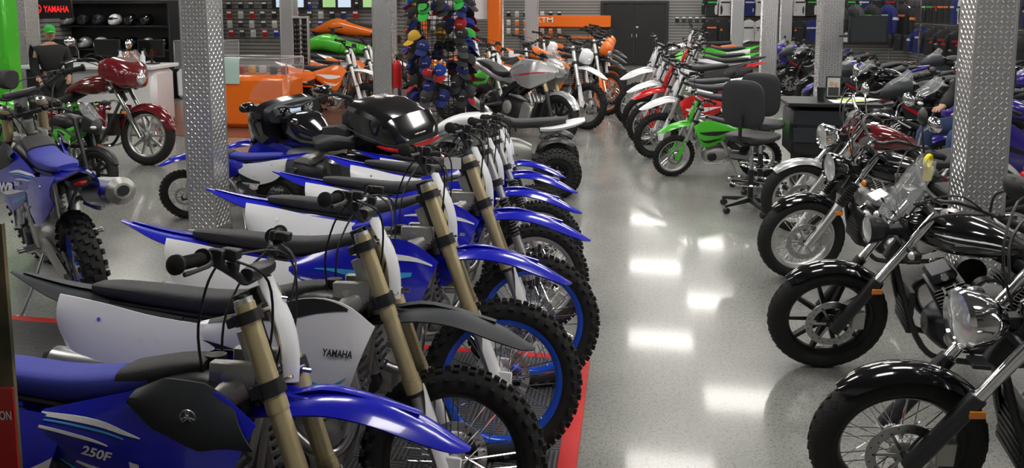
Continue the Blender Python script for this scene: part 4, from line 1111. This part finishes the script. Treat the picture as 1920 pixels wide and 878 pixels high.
# ------------------------------------------------------------ stools
def stool(M):
    rt=root('drafting_stool','black drafting stool with backrest and chrome foot ring','stool','drafting stools',M)
    def base(mb):
        mb.mat(blackp)
        for i in range(5):
            X=R(72*i+10,'Z');mb.loft([[(.02,-.025,.09),(.02,.025,.09),(.02,.025,.14),(.02,-.025,.14)],[(.30,-.014,.065),(.30,.014,.065),(.30,.014,.09),(.30,-.014,.09)]],X=X)
    part(rt,'base',base,('stb',))
    for i in range(5):
        part(rt,'caster',lambda mb:mb.mat(blackp).cyl((.29,-.02,.03),(.29,.02,.03),.03,seg=14,X=R(72*i+10,'Z')).cyl((.29,0,.04),(.29,0,.08),.01,seg=8,X=R(72*i+10,'Z')),('stc',i))
    part(rt,'column',lambda mb:mb.mat(blackp).cyl((0,0,.1),(0,0,.42),.028).mat(chrome).cyl((0,0,.42),(0,0,.68),.018).mat(blackp).box((0,0,.7),(.25,.2,.04)),('stcol',))
    def fr(mb):
        mb.mat(chrome).torus(.22,.012,.012,32,8,X=T(0,0,.30)@R(90,'X'))
        for i in range(4): mb.cyl((.03,0,.30),(.215,0,.30),.008,seg=8,X=R(90*i,'Z'))
    part(rt,'foot_ring',fr,('stfr',))
    part(rt,'seat',lambda mb:mb.mat(seatb).body([(-.23,.755,.12,.03,.03),(-.18,.755,.21,.04,.04),(0,.755,.24,.04,.04),(.18,.755,.22,.035,.04),(.23,.75,.14,.02,.03)],10,22,3.4),('sts',))
    def back(mb):
        mb.mat(seatb).body([(-.035,0,.12,.2,.2),(-.02,0,.2,.24,.23),(.02,0,.2,.24,.23),(.035,0,.13,.2,.2)],6,24,3.5,X=T(-.25,0,1.10)@R(-6,'Y'))
        mb.mat(blackp).tube([(-.05,0,.7),(-.27,0,.72),(-.3,0,.85),(-.285,0,1.0)],.018,8,12)
    part(rt,'backrest',back,('stbk',))
_m=W(2.45,7.75);stool(T(_m.x,_m.y,0)@R(60,'Z')@S(1.05,1.05,1.02))
_m=W(2.82,8.6);stool(T(_m.x,_m.y,0)@R(75,'Z')@S(1.05,1.05,1.02))
# ------------------------------------------------------------ desk right
_m=W(3.62,8.75)
rt=root('sales_desk','black standing sales desk with papers on top','desk',None,T(_m.x,_m.y,0))
part(rt,'desk_top',lambda mb:mb.mat(blackp).box((0,0,1.0),(1.0,.7,.04)))
part(rt,'desk_body',lambda mb:mb.mat(blackp).box((-.15,0,.68),(.6,.55,.6)).box((-.3,0,.19),(.08,.5,.38)).box((.1,0,.19),(.08,.5,.38)))
for z in(.85,.65): part(rt,'drawer',lambda mb:mb.mat(greyp).box((-.15,-.285,z),(.55,.02,.16)))
thing('cup','black travel cup on the sales desk','cup',lambda mb:mb.mat(blackp).cyl((0,0,0),(0,0,.16),.04,.05),T(_m.x-.1,_m.y-.1,1.02))
for i in range(3): thing('paper_sheet','loose paper sheet on the sales desk','paper',lambda mb:mb.mat(paper if i!=1 else mat('yellowgreen_paper',(.6,.75,.2),.6)).box((0,0,0),(.21,.29,.004)),T(_m.x+.15*i+.1,_m.y-.15+.1*i,1.024+.006*i)@R(20*i,'Z'),'papers on the sales desk')
thing('photo_frame','small framed picture standing on the sales desk','picture frame',lambda mb:mb.mat(greyp).box((0,0,.13),(.17,.015,.26)).mat(clothw).box((0,-.009,.13),(.14,.004,.22)).mat(skin).ball((-.02,-.012,.17),.025,.003,.03,10).ball((.03,-.012,.16),.022,.003,.028,10).mat(clothg).box((0,-.012,.08),(.12,.003,.1)),T(_m.x+.1,_m.y+.2,1.02))
rt=root('computer_monitor','black computer monitor on an arm beside the steel pillar','monitor',None,T(3.24,12.0,1.75)@R(20,'Z'))
part(rt,'screen',lambda mb:mb.mat(blackp).box((.1,-.1,0),(.62,.04,.40)).mat(mat('dark_screen',(.03,.035,.04),.1,coat=.5)).box((.1,-.122,0),(.58,.003,.36)))
part(rt,'arm',lambda mb:mb.mat(darkmet).tube([(-.2,.14,-.1),(0,0,-.1),(.1,-.08,0)],.02,8))
# ------------------------------------------------------------ caps rack
_m=W(-1.12,12.0)
cx0,cy0=_m.x,_m.y
RK=.33
def rack(mb):
    mb.mat(wire)
    for f in range(4):
        X=R(90*f+20,'Z')
        for i in range(9): mb.cyl((-RK+2*RK*i/8,-RK,.08),(-RK+2*RK*i/8,-RK,2.35),.005,seg=5,X=X)
        for j in range(30): mb.cyl((-RK,-RK,.1+.077*j),(RK,-RK,.1+.077*j),.005,seg=5,X=X)
    for i in range(4): mb.cyl((-RK,-RK,.0),(-RK,-RK,2.38),.014,seg=8,X=R(90*i+20,'Z'))
thing('display_rack','black wire grid tower rack holding baseball caps','rack',rack,T(cx0,cy0,0))
def cap(mt,M,lab,grp='baseball caps on the wire rack',bm=None):
    bm=bm or mt
    rt=root('baseball_cap',lab,'cap',grp,M)
    part(rt,'crown',lambda mb:mb.mat(mt).ball((0,0,0),.095,.085,.105,14,zmin=0,zmax=1).ball((0,0,.105),.01,.01,.006,6),('cap1',mt.name))
    part(rt,'brim',lambda mb:mb.mat(bm).fender([(.07,.005,.075,.02),(.12,.0,.075,.025),(.17,-.012,.05,.015),(.185,-.016,.02,.004)],.004,8,7),('cap2',bm.name))
    part(rt,'front_logo',lambda mb:mb.mat(clothw).box((.083,0,.045),(.006,.06,.022),R(-22,'Y'),r=.002),('cap3',))
capm=[(cloth,'black'),(cloth,'black'),(clothb,'navy'),(clothg,'charcoal'),(clothbl,'royal blue'),(clothr,'red'),(clothn,'green'),(clothw,'grey'),(clothy,'yellow')]
for f in range(4):
    a=20+90*f-90
    for j in range(9):
        for i in range(3):
            if j<=4: mt,nm=random.choice(capm[:5]+capm[:4]+[capm[5]])
            elif j<7: mt,nm=random.choice(capm)
            else: mt,nm=random.choice(capm[1:5]+[capm[6]])
            bm=random.choice([None,None,cloth,clothr])
            an=radians(a);n_=Vector((cos(an),sin(an),0));t_=Vector((-sin(an),cos(an),0))
            p=Vector((cx0,cy0,.72+.185*j+random.uniform(-.05,.05)))+n_*(RK+.08)+t_*((i-1)*.25+random.uniform(-.05,.05))
            if random.random()<.22: continue
            cap(mt,Matrix.Translation(p)@R(a+random.uniform(-35,35),'Z')@R(random.uniform(15,60),'Y')@R(random.uniform(-20,20),'X')@S(1.15,1.15,1.15),nm+' baseball cap hanging on the wire rack',bm=bm)
rt=root('fire_extinguisher','red fire extinguisher mounted on the steel pillar','fire extinguisher',None,T(-3.82,12.1,.75))
part(rt,'tank',lambda mb:mb.mat(red).lathe([(.001,0),(.07,0),(.075,-.02),(.075,-.38),(.05,-.45),(.02,-.47)],20,X=R(-90,'X')))
part(rt,'nozzle',lambda mb:mb.mat(blackp).cyl((0,0,.46),(0,0,.52),.02).box((.03,0,.54),(.12,.02,.02)).tube([(0,0,.5),(.09,0,.45),(.09,0,.2)],.012,6,8))
# ------------------------------------------------------------ glass counter, reception desk, shelving
def gl(x,y,w,dp,h,nm,lab,col,bf=.52):
    rt=root(nm,lab,'display case',None,T(x,y,0.01))
    hz=h*(bf+(1-bf)/2);hh=h*(1-bf)
    part(rt,'base',lambda mb:mb.mat(col).box((0,0,h*bf/2),(w,dp,h*bf)))
    part(rt,'glass',lambda mb:mb.mat(glassm).box((0,0,hz),(w-.02,dp-.02,hh),r=.002))
    def ff(mb):
        mb.mat(silver)
        for a in(-1,1):
            for b in(-1,1): mb.box((a*(w/2-.01),b*(dp/2-.01),hz),(.02,.02,hh))
            mb.box((0,a*(dp/2-.01),h),(w,.02,.02));mb.box((a*(w/2-.01),0,h),(.02,dp,.02))
    part(rt,'metal_edge',ff)
    part(rt,'shelf',lambda mb:mb.mat(glassm).box((0,0,hz),(w-.04,dp-.04,.01)))
    return rt
def C(x,y): 
    v=W(x,y);return v.x,v.y
x,y=C(-4.6,13.3);gl(x,y,1.8,.7,1.2,'display_counter','orange based glass display counter with merchandise',orange,.76)
for i in range(8):
    thing('product_box','small boxed product inside the glass counter','box',lambda mb:mb.mat((clothy,clothw,clothg,clothr)[i%4]).box((0,0,.07),(.1,.1,.14)),T(x-.7+.2*i,y,.925),'products in the glass counter')
thing('folded_garment','pale teal garment draped over the orange counter','garment',lambda mb:mb.mat(mat('teal_cloth',(.45,.62,.58),.9,bump=.3)).fender([(-.05,1.02,.17,.01),(.0,1.03,.17,.01),(.03,.96,.17,.0),(.04,.58,.16,.02)],.01,8,7,X=R(-90,'Z')),T(x-.1,y-.34,.2))
x2,y2=C(-6.9,17.4);gl(x2,y2,1.2,.7,1.3,'display_counter','white glass display cabinet near the wall',white)
x3,y3=C(-7.4,13.6)
rt=root('reception_desk','white reception desk with grey side panel','desk',None,T(x3,y3,0.01)@R(4,'Z'))
part(rt,'desk_body',lambda mb:mb.mat(white).box((0.15,0,.5),(2.3,.7,1.0)).mat(greyp).box((-.6,-.37,.5),(.8,.03,.96)))
part(rt,'desk_top',lambda mb:mb.mat(white).box((0.15,-.05,1.03),(2.4,.9,.06)))
for i in range(3):
    rt=root('computer_monitor','black desktop monitor on the reception desk','monitor','monitors on the reception desk',T(x3-.65+.85*i,y3+.1,1.07))
    part(rt,'screen',lambda mb:mb.mat(blackp).box((0,0,.28),(.5,.03,.3)).mat(blackg).box((0,-.017,.28),(.46,.002,.26)),('monsc',))
    part(rt,'stand',lambda mb:mb.mat(blackp).box((0,0,.01),(.22,.16,.02)).cyl((0,0,0),(0,.01,.2),.02),('monst',))
for i in range(4):
    thing('bottle','tall plastic bottle on the reception desk','bottle',lambda mb:mb.mat((white,amber,clothr,white)[i]).lathe([(.001,0),(.04,0),(.042,-.15),(.02,-.2),(.02,-.25),(.001,-.25)],14,X=R(-90,'X')),T(x3+.7+.14*i,y3-.25,1.07),'bottles on the reception desk')
def shelf(x,y,w,h,lab,rows,mt=blackp,hd=0):
    rt=root('shelving_unit',lab,'shelf',None,T(x,y,0)@R(hd,'Z'))
    for a in(-1,1): part(rt,'side_panel',lambda mb:mb.mat(mt).box((a*w/2,0,h/2),(.04,.4,h)))
    for j in range(rows+1): part(rt,'shelf_board',lambda mb:mb.mat(mt).box((0,0,.05+(h-.1)*j/rows),(w,.4,.03)))
    part(rt,'back_panel',lambda mb:mb.mat(mt).box((0,.19,h/2),(w,.02,h)))
def helmet(mt,M,lab='gloss full-face motorcycle helmet on a shelf',grp='helmets on the shelves'):
    rt=root('helmet',lab,'helmet',grp,M)
    part(rt,'helmet_shell',lambda mb:mb.mat(mt).body([(-.15,.13,.03,.03,.05),(-.13,.13,.08,.09,.08),(-.04,.14,.12,.12,.13),(.07,.13,.115,.11,.13),(.13,.09,.09,.07,.08),(.15,.06,.05,.03,.04)],12,18,2.2),('hel',mt.name))
    part(rt,'visor',lambda mb:mb.mat(blackg).body([(.05,.15,.121,.035,.03),(.11,.15,.105,.035,.03),(.145,.145,.07,.03,.025)],6,16,2.4),('helv',))
x4,y4=C(-9.0,17.6)
shelf(x4,y4,2.8,2.2,'tall black shelving unit with helmets',4)
hm=[blackg,blackg,white,greyp,blackp,silverp,greyp]
for j in range(4):
    for i in range(7):
        if random.random()<.85: helmet(random.choice(hm),T(x4-1.2+.4*i,y4-.05,.075+.525*j)@R(-90+random.uniform(-30,30),'Z'))
rt=root('wall_sign','red lettered shop sign on a black board','sign',None,T(*C(-10.1,17.0),2.02))
part(rt,'board',lambda mb:mb.mat(blackp).box((0,0,0),(1.0,.05,.4)))
def st(mb):
    mb.mat(mat('red_lit_letters',(.9,.02,.02),.4,emit=1.2));flat_text(mb,'YAMAHA',.62,.14,T(.12,-.03,0))
    mb.torus(.09,.01,.004,24,6,X=T(-.34,-.03,0))
    for k in range(3): mb.box((0,0,.035),(.015,.01,.08),T(-.34,-.03,0)@R(120*k,'Y'))
part(rt,'sign_lettering',st,recalc=False)
def pkg(M,mt,s=(.14,.03,.2)):
    rt=root('hanging_package','small retail package hanging on the slatwall','package','packages hanging on the slatwall',M)
    part(rt,'card',lambda mb:mb.mat(mt).box((0,0,0),s).mat(paper).box((0,-.017,.06),(.12,.004,.05)),('pkg',mt.name))
    part(rt,'peg_hook',lambda mb:mb.mat(chrome).cyl((0,.2,.12),(0,-.05,.12),.005,seg=5),('peg',))
for i in range(16):
    for j in range(4):
        if random.random()<.85: pkg(T(-12.0+.32*i+random.uniform(-.03,.03),19.32,1.35+.25*j),random.choice([cloth,clothg,clothw,clothr,cloth,clothbl]))
for i in range(9):
    for j in range(3): pkg(T(-5.0+.3*i,27.0,1.2+.3*j),random.choice([cloth,clothw,clotho,cloth]))
for i in range(5):
    pkg(T(1.45+.22*i,27.05,1.62),random.choice([cloth,clothg]))
for i,(x,y) in enumerate(((-9.0,18.9),(-7.7,18.9),(-6.6,18.9))):
    rt=root('wall_screen','flat wall display screen showing a product list','screen','wall display screens',T(x,y+.4,2.25))
    part(rt,'screen',lambda mb:mb.mat(blackp).box((0,0,0),(1.0,.05,.5)).mat(screeng if i else screen).box((-.2,-.028,0),(.35,.002,.4)).mat(screen).box((.22,-.028,0),(.35,.002,.4)),('wsc',i))
def of(mb):
    mb.mat(orange);mb.box((-.98,0,1.5),(.34,.3,3.0)).box((.98,0,1.5),(.34,.3,3.0)).box((0,0,2.6),(2.3,.3,.3))
    mb.mat(white).box((0,.1,2.1),(1.7,.05,.7))
x5,y5=C(-1.4,19.6)
thing('archway','tall orange display archway with white header','archway',of,T(x5,y5,0))
rt=root('display_wall','orange display wall with white lettering','display wall',None,T(-2.2,26.9,0))
part(rt,'panel',lambda mb:mb.mat(orange).box((0,0,1.55),(2.8,.12,.4)))
part(rt,'counter_top',lambda mb:mb.mat(orange).box((0,-.2,1.0),(2.8,.4,.06)))
part(rt,'sign_lettering',lambda mb:(mb.mat(white),flat_text(mb,'KTM',.6,.18,T(-.9,-.07,1.6)))and None,recalc=False)
def gf(mb):
    mb.mat(green).box((0,0,1.6),(.28,.28,3.2)).box((0,1.2,2.7),(.3,2.6,.25))
x6,y6=C(-7.5,11.4)
thing('steel_post','tall lime green metal display post','post',gf,T(x6,y6,0))
x7,y7=C(-4.05,14.8)
def eyer(mb):
    mb.mat(silver).cyl((0,0,0),(0,0,1.85),.03).mat(blackp).cyl((0,0,0),(0,0,.04),.25)
    mb.mat(silver).box((-.15,0,1.25),(.02,.08,1.2)).box((.15,0,1.25),(.02,.08,1.2)).box((0,0,1.86),(.32,.10,.04)).mat(greyp).box((0,.03,1.25),(.28,.02,1.2))
thing('eyewear_rack','tall narrow silver rack filled with dark sunglasses','rack',eyer,T(x7,y7,0.01))
def glasses(M):
    rt=root('sunglasses','dark sunglasses on the eyewear rack','sunglasses','sunglasses on the eyewear rack',M)
    part(rt,'lenses',lambda mb:mb.mat(blackg).ball((-.035,0,0),.033,.01,.024,10).ball((.035,0,0),.033,.01,.024,10).box((0,0,.008),(.02,.006,.006)).tube([(-.068,0,.01),(-.07,.1,.01)],.003,4).tube([(.068,0,.01),(.07,.1,.01)],.003,4),('gls',))
for j in range(12):
    for i in range(2): glasses(T(x7-.07+.14*i,y7-.03,.72+.09*j)@S(.95,1,1.3))
def jetski(M,c,lab,zh):
    rt=root('personal_watercraft',lab,'watercraft','watercraft on display stands',M)
    U=T(0,0,zh)
    part(rt,'hull',lambda mb:mb.mat(blackp).body([(-1.4,.75,.45,.1,.1),(-.8,.7,.52,.12,.2),(.2,.7,.5,.14,.22),(1.0,.78,.3,.12,.16),(1.5,.92,.04,.04,.04)],14,20,2.6,X=U))
    part(rt,'deck',lambda mb:mb.mat(c).body([(-1.35,.85,.3,.06,.08),(-.6,.92,.3,.12,.12),(.1,1.0,.3,.18,.2),(.6,1.08,.32,.18,.2),(1.1,1.0,.22,.12,.14),(1.5,.94,.04,.03,.03)],16,20,2.4,X=U))
    part(rt,'seat',lambda mb:mb.mat(seatb).body([(-1.1,1.05,.15,.06,.1),(-.4,1.08,.17,.06,.1),(.1,1.12,.15,.08,.1),(.3,1.18,.1,.04,.06)],10,16,3,X=U))
    part(rt,'handlebar',lambda mb:mb.mat(blackp).tube([(.3,.35,1.4),(.4,.1,1.38),(.4,-.1,1.38),(.3,-.35,1.4)],.016,8,X=U).cyl((.4,0,1.2),(.4,0,1.38),.05,X=U))
    h=.5+zh
    part(rt,'stand',lambda mb:mb.mat(darkmet).box((-.7,0,h/2),(.08,.9,h)).box((.5,0,h/2),(.08,.8,h)).box((0,0,.06),(2,.08,.08)))
jetski(T(-6.95,18.55,0.01)@R(172,'Z')@S(.8,.8,1),orange,'orange personal watercraft on a display stand',.5)
jetski(T(-6.3,16.3,0.01)@R(172,'Z')@S(.85,.85,1),green,'green personal watercraft on a display stand',.2)
# ------------------------------------------------------------ jackets
def jacket(mt,m2,M,lab,grp):
    rt=root('jacket',lab,'jacket',grp,M)
    def f(mb):
        mb.mat(mt)
        mb.body([(-.70,0,.21,.10,.10),(-.5,0,.20,.10,.10),(-.25,0,.22,.11,.11),(-.1,0,.22,.10,.10),(-.03,0,.14,.08,.08),(.02,0,.07,.06,.06)],12,18,2.6,X=R(-90,'Y'))
        for sd in(1,-1): mb.tube([(0,.17*sd,-.1),(0,.27*sd,-.25),(-.02,.30*sd,-.48),(-.02,.29*sd,-.66)],[.075,.07,.06,.05],12,10)
        mb.mat(m2).box((-.105,0,-.25),(.02,.3,.05));mb.tube([(0,.3,-.30),(-.01,.305,-.36)],[.075,.07],12).tube([(0,-.3,-.30),(-.01,-.305,-.36)],[.075,.07],12)
    part(rt,'jacket_body',f,('jk',mt.name,m2.name))
    part(rt,'hanger',lambda mb:mb.mat(chrome).tube([(0,-.2,-.06),(0,0,.03),(0,.2,-.06)],.006,5).tube([(0,0,.03),(0,0,.1),(.02,0,.13),(0,0,.15)],.004,5),('hg',))
jm=[(cloth,clothg),(cloth,clothw),(clothg,cloth),(cloth,clothr),(cloth,clothn),(clothw,cloth),(clothb,clothw),(cloth,cloth),(cloth,clotho)]
nm={'black_cloth':'black','charcoal_cloth':'charcoal','light_cloth':'light grey','navy_cloth':'navy'}
for i in range(16):
    for j in range(2):
        a,b=random.choice(jm);jacket(a,b,T(2.6+.40*i,26.9,2.45-.85*j)@R(90+random.uniform(-10,10),'Z'),nm[a.name]+' riding jacket hanging on the slatwall','jackets on the back wall')
for i in range(34):
    a,b=random.choice(jm);jacket(a,b,T(8.6,12.5+.42*i,2.3)@R(0+random.uniform(-15,15),'Z'),nm[a.name]+' riding jacket hanging on the slatwall','jackets on the side wall')
    if i%2==0:
        a,b=random.choice(jm);jacket(a,b,T(8.0,11.5+.42*i,1.45)@R(60+random.uniform(-15,15),'Z'),nm[a.name]+' riding jacket on a garment rail','jackets on the rail')
thing('garment_rail','long chrome garment rail on posts','garment rail',lambda mb:mb.mat(chrome).cyl((8.0,11.2,1.58),(8.0,26,1.58),.016).cyl((8,11.2,0),(8,11.2,1.58),.02).cyl((8,18,0),(8,18,1.58),.02).cyl((8,26,0),(8,26,1.58),.02))
for i in range(5):
    a,b=jm[(i*2)%9];jacket(a,b,T(5.0+.38*i,20.2,2.1)@R(20,'Z'),nm[a.name]+' riding jacket on a display stand','jackets on display stand')
thing('garment_rail','short chrome garment rail on posts','garment rail',lambda mb:mb.mat(chrome).cyl((4.7,20.2,2.24),(6.9,20.2,2.24),.016).cyl((4.7,20.2,0),(4.7,20.2,2.24),.02).cyl((6.9,20.2,0),(6.9,20.2,2.24),.02))
for i in range(8):
    a,b=random.choice(jm);jacket(a,b,T(-5.7,20+.65*i,2.1)@R(180,'Z'),nm[a.name]+' riding jacket on the side slatwall','jackets on the short wall')
# ------------------------------------------------------------ people
def skinmesh(nodes,edges,mt,name,parent,extra=None,sub=2):
    me=bpy.data.meshes.new(name);keys=list(nodes)
    me.from_pydata([nodes[k][0] for k in keys],[(keys.index(a),keys.index(b)) for a,b in edges],[])
    ob=bpy.data.objects.new('tmp',me);COL.objects.link(ob)
    md=ob.modifiers.new('s','SKIN')
    for i,k in enumerate(keys):
        r=nodes[k][1];r=(r,r) if not isinstance(r,tuple) else r
        me.skin_vertices[0].data[i].radius=r
    me.skin_vertices[0].data[0].use_root=True
    md.use_smooth_shade=True
    sb=ob.modifiers.new('b','SUBSURF');sb.levels=sub;sb.render_levels=sub
    dg=bpy.context.evaluated_depsgraph_get();dg.update()
    m2=bpy.data.meshes.new_from_object(ob.evaluated_get(dg))
    bpy.data.objects.remove(ob)
    mb=MB();mb.mat(mt);mb.add([tuple(v.co) for v in m2.vertices],[tuple(p.vertices) for p in m2.polygons])
    if extra: extra(mb)
    m3=mb.mesh(name,60)
    o=bpy.data.objects.new(name,m3);COL.objects.link(o)
    if parent: o.parent=parent
    return o
def person(M,J,lab,jm_,pm,capmat,headdir=0):
    rt=root('person',lab,'person',None,M)
    n={'pelvis':(J['pelvis'],.10),'chest':(J['chest'],.10),'neckb':(J['neckb'],.05),'neck':(J['neck'],.055)}
    e=[('pelvis','chest'),('chest','neckb'),('neckb','neck')]
    for s_ in 'LR':
        n.update({'sh'+s_:(J['sh'+s_],.04),'el'+s_:(J['el'+s_],.036),'wr'+s_:(J['wr'+s_],.028),'ha'+s_:(J['ha'+s_],(.04,.02)),
                  'hp'+s_:(J['hp'+s_],.07),'kn'+s_:(J['kn'+s_],.05),'an'+s_:(J['an'+s_],.04),'to'+s_:(J['to'+s_],.035)})
        e+=[('neckb','sh'+s_),('sh'+s_,'el'+s_),('el'+s_,'wr'+s_),('wr'+s_,'ha'+s_),('pelvis','hp'+s_),('hp'+s_,'kn'+s_),('kn'+s_,'an'+s_),('an'+s_,'to'+s_)]
        w=Vector(J['wr'+s_]);h=Vector(J['ha'+s_]);d=(h-w).normalized();sd=d.cross(Vector((0,0,1)))
        sd=sd.normalized() if sd.length>.1 else Vector((1,0,0))
        for k in range(4):
            a=h+sd*(.027-.018*k);L=(.035,.042,.04,.03)[k]
            n['f%d%sa'%(k,s_)]=(tuple(a+d*L),.009);n['f%d%sb'%(k,s_)]=(tuple(a+d*L*1.7+Vector((0,0,-.02))),.008)
            e+=[('ha'+s_,'f%d%sa'%(k,s_)),('f%d%sa'%(k,s_),'f%d%sb'%(k,s_))]
        a=w+d*.03+sd*.04;n['t%sa'%s_]=(tuple(a),.011);n['t%sb'%s_]=(tuple(a+d*.04+sd*.01),.009)
        e+=[('wr'+s_,'t%sa'%s_),('t%sa'%s_,'t%sb'%s_)]
    hd=Vector(J['neck'])+Vector((.02,0,.13))
    HX=Matrix.Translation(hd)@R(headdir,'Z')
    def head(mb):
        mb.mat(skin)
        mb.body([(-.13,0,.02,.02,.02),(-.10,0,.055,.05,.05),(-.03,0,.074,.085,.09),(.05,0,.078,.09,.095),(.10,-.0,.06,.07,.075),(.125,0,.02,.02,.02)],12,18,2.1,X=HX@R(-90,'Y')@R(180,'X'))
        mb.ball((.10,0,-.01),.02,.013,.025,8,X=HX)
        for sd in(1,-1): mb.ball((-.005,.078*sd,-.01),.018,.01,.03,8,X=HX)
        mb.mat(white)
        for sd in(1,-1): mb.ball((.083,.03*sd,.02),.01,.013,.009,8,X=HX)
        mb.mat(clothr);mb.ball((.087,0,-.055),.008,.022,.006,8,X=HX)
    skinmesh(n,e,skin,'body',rt,head)
    jn={'pelvis':(tuple(Vector(J['pelvis'])+Vector((0,0,.03))),.175),'chest':(J['chest'],.185),'neckb':(J['neckb'],.12)}
    je=[('pelvis','chest'),('chest','neckb')]
    for s_ in 'LR':
        jn.update({'sh'+s_:(J['sh'+s_],.10),'el'+s_:(J['el'+s_],.075),'wr'+s_:(J['wr'+s_],.052)});je+=[('neckb','sh'+s_),('sh'+s_,'el'+s_),('el'+s_,'wr'+s_)]
    skinmesh(jn,je,jm_,'jacket',rt)
    pn={'pelvis':(J['pelvis'],.15)};pe=[]
    for s_ in 'LR':
        pn.update({'hp'+s_:(J['hp'+s_],.11),'kn'+s_:(J['kn'+s_],.085),'an'+s_:(J['an'+s_],.065)});pe+=[('pelvis','hp'+s_),('hp'+s_,'kn'+s_),('kn'+s_,'an'+s_)]
    skinmesh(pn,pe,pm,'trousers',rt)
    for s_ in 'LR':
        a=Vector(J['an'+s_]);t=Vector(J['to'+s_])
        part(rt,'shoe',lambda mb:mb.mat(blackp).tube([a+Vector((-.05,0,-.04)),a.lerp(t,.4)+Vector((0,0,-.03)),t,t+(t-a)*.15],[.045,.052,.045,.02],12,10))
    if capmat:
        part(rt,'cap',lambda mb:mb.mat(capmat).ball((0,0,.03),.105,.09,.10,18,X=HX,zmin=0).fender([(.08,.035,.075,.02),(.14,.025,.07,.02),(.18,.012,.03,.005)],.005,8,7,X=HX))
    part(rt,'hair',lambda mb:mb.mat(cloth).ball((-.025,0,.0),.088,.083,.085,16,X=HX,zmin=-.5,zmax=.8))
    return rt
ST=dict(pelvis=(0,0,.95),chest=(.01,0,1.25),neckb=(0,0,1.45),neck=(.01,0,1.53))
for s_,k in(('L',1),('R',-1)):
    ST.update({'sh'+s_:(0,.19*k,1.41),'el'+s_:(.02,.25*k,1.13),'wr'+s_:(.14,.22*k,.95),'ha'+s_:(.19,.2*k,.89),'hp'+s_:(0,.1*k,.88),'kn'+s_:(.02,.11*k,.5),'an'+s_:(0,.12*k,.09),'to'+s_:(.15,.13*k,.04)})
x,y=C(-7.5,12.5)
person(T(x,y,0)@R(-40,'Z'),ST,'person in dark jacket and green cap standing by the desk',cloth,cloth,clothn)
SI=dict(pelvis=(-.02,0,.88),chest=(-.03,0,1.17),neckb=(0,0,1.40),neck=(.02,0,1.49))
for s_,k in(('L',1),('R',-1)):
    SI.update({'sh'+s_:(0,.2*k,1.36),'el'+s_:(.10,.27*k,1.10),'wr'+s_:(.32,.16*k,.99),'ha'+s_:(.39,.13*k,.98),'hp'+s_:(.04,.1*k,.83),'kn'+s_:(.48,.19*k,.78),'an'+s_:(.46,.20*k,.38),'to'+s_:(.60,.21*k,.32)})
x,y=C(4.85,7.8)
person(T(x,y,0)@R(200,'Z')@S(1.12,1.12,1.06),SI,'person in black jacket, blue jeans and red cap sitting',cloth,jeans,clothr,-40)
rt=root('bar_stool','black round stool under the seated person','stool',None,T(x+.03,y,0))
part(rt,'seat',lambda mb:mb.mat(seatb).cyl((0,0,.68),(0,0,.75),.2,seg=24))
part(rt,'pedestal',lambda mb:mb.mat(chrome).cyl((0,0,.03),(0,0,.68),.03).mat(blackp).cyl((0,0,0),(0,0,.03),.24,seg=24))
part(rt,'foot_rest',lambda mb:mb.mat(chrome).torus(.3,.014,.014,32,8,X=T(0,0,.28)@R(90,'X')).cyl((-.3,0,.28),(.3,0,.28),.01).cyl((0,-.3,.28),(0,.3,.28),.01))
# ------------------------------------------------------------ poster stand
x,y=C(-1.61,1.80)
rt=root('poster_board','tall printed poster board with red footer panel','poster',None,T(x,y,0)@R(9,'Z'))
pim=bpy.data.materials.new('poster_print');pim.use_nodes=True
nt=pim.node_tree;tc=nt.nodes.new('ShaderNodeTexCoord');nn=nt.nodes.new('ShaderNodeTexNoise');nn.inputs['Scale'].default_value=6;rr=nt.nodes.new('ShaderNodeValToRGB')
rr.color_ramp.elements[0].position=.35;rr.color_ramp.elements[0].color=(.02,.03,.01,1);rr.color_ramp.elements[1].position=.7;rr.color_ramp.elements[1].color=(.20,.15,.08,1)
nt.links.new(tc.outputs['Object'],nn.inputs['Vector']);nt.links.new(nn.outputs['Fac'],rr.inputs[0]);nt.links.new(rr.outputs[0],nt.nodes['Principled BSDF'].inputs['Base Color'])
part(rt,'board',lambda mb:mb.mat(pim).box((0.02,0,.82),(.74,.012,1.52),r=.001).mat(red).box((0.02,-.008,.62),(.738,.004,1.10),r=.001))
part(rt,'poster_lettering',lambda mb:(mb.mat(white),flat_text(mb,'ON',.030,.024,T(.368,-.013,1.10)))and None,recalc=False)
part(rt,'foot',lambda mb:mb.mat(blackp).box((0,0,.05),(.5,.3,.1)))
# ------------------------------------------------------------ camera / world
cd=bpy.data.cameras.new('camera');cam=bpy.data.objects.new('camera',cd);COL.objects.link(cam)
cam.location=(0,0,2.1);cam.rotation_euler=(radians(90-6.33),0,TH)
cd.sensor_width=36;cd.lens=36*1443/1920;cd.shift_y=-269/1920;cd.clip_start=.05
SC.camera=cam
w=bpy.data.worlds.new('world');SC.world=w;w.use_nodes=True
w.node_tree.nodes['Background'].inputs[0].default_value=(.6,.65,.7,1);w.node_tree.nodes['Background'].inputs[1].default_value=.3
SC.view_settings.view_transform='Standard'
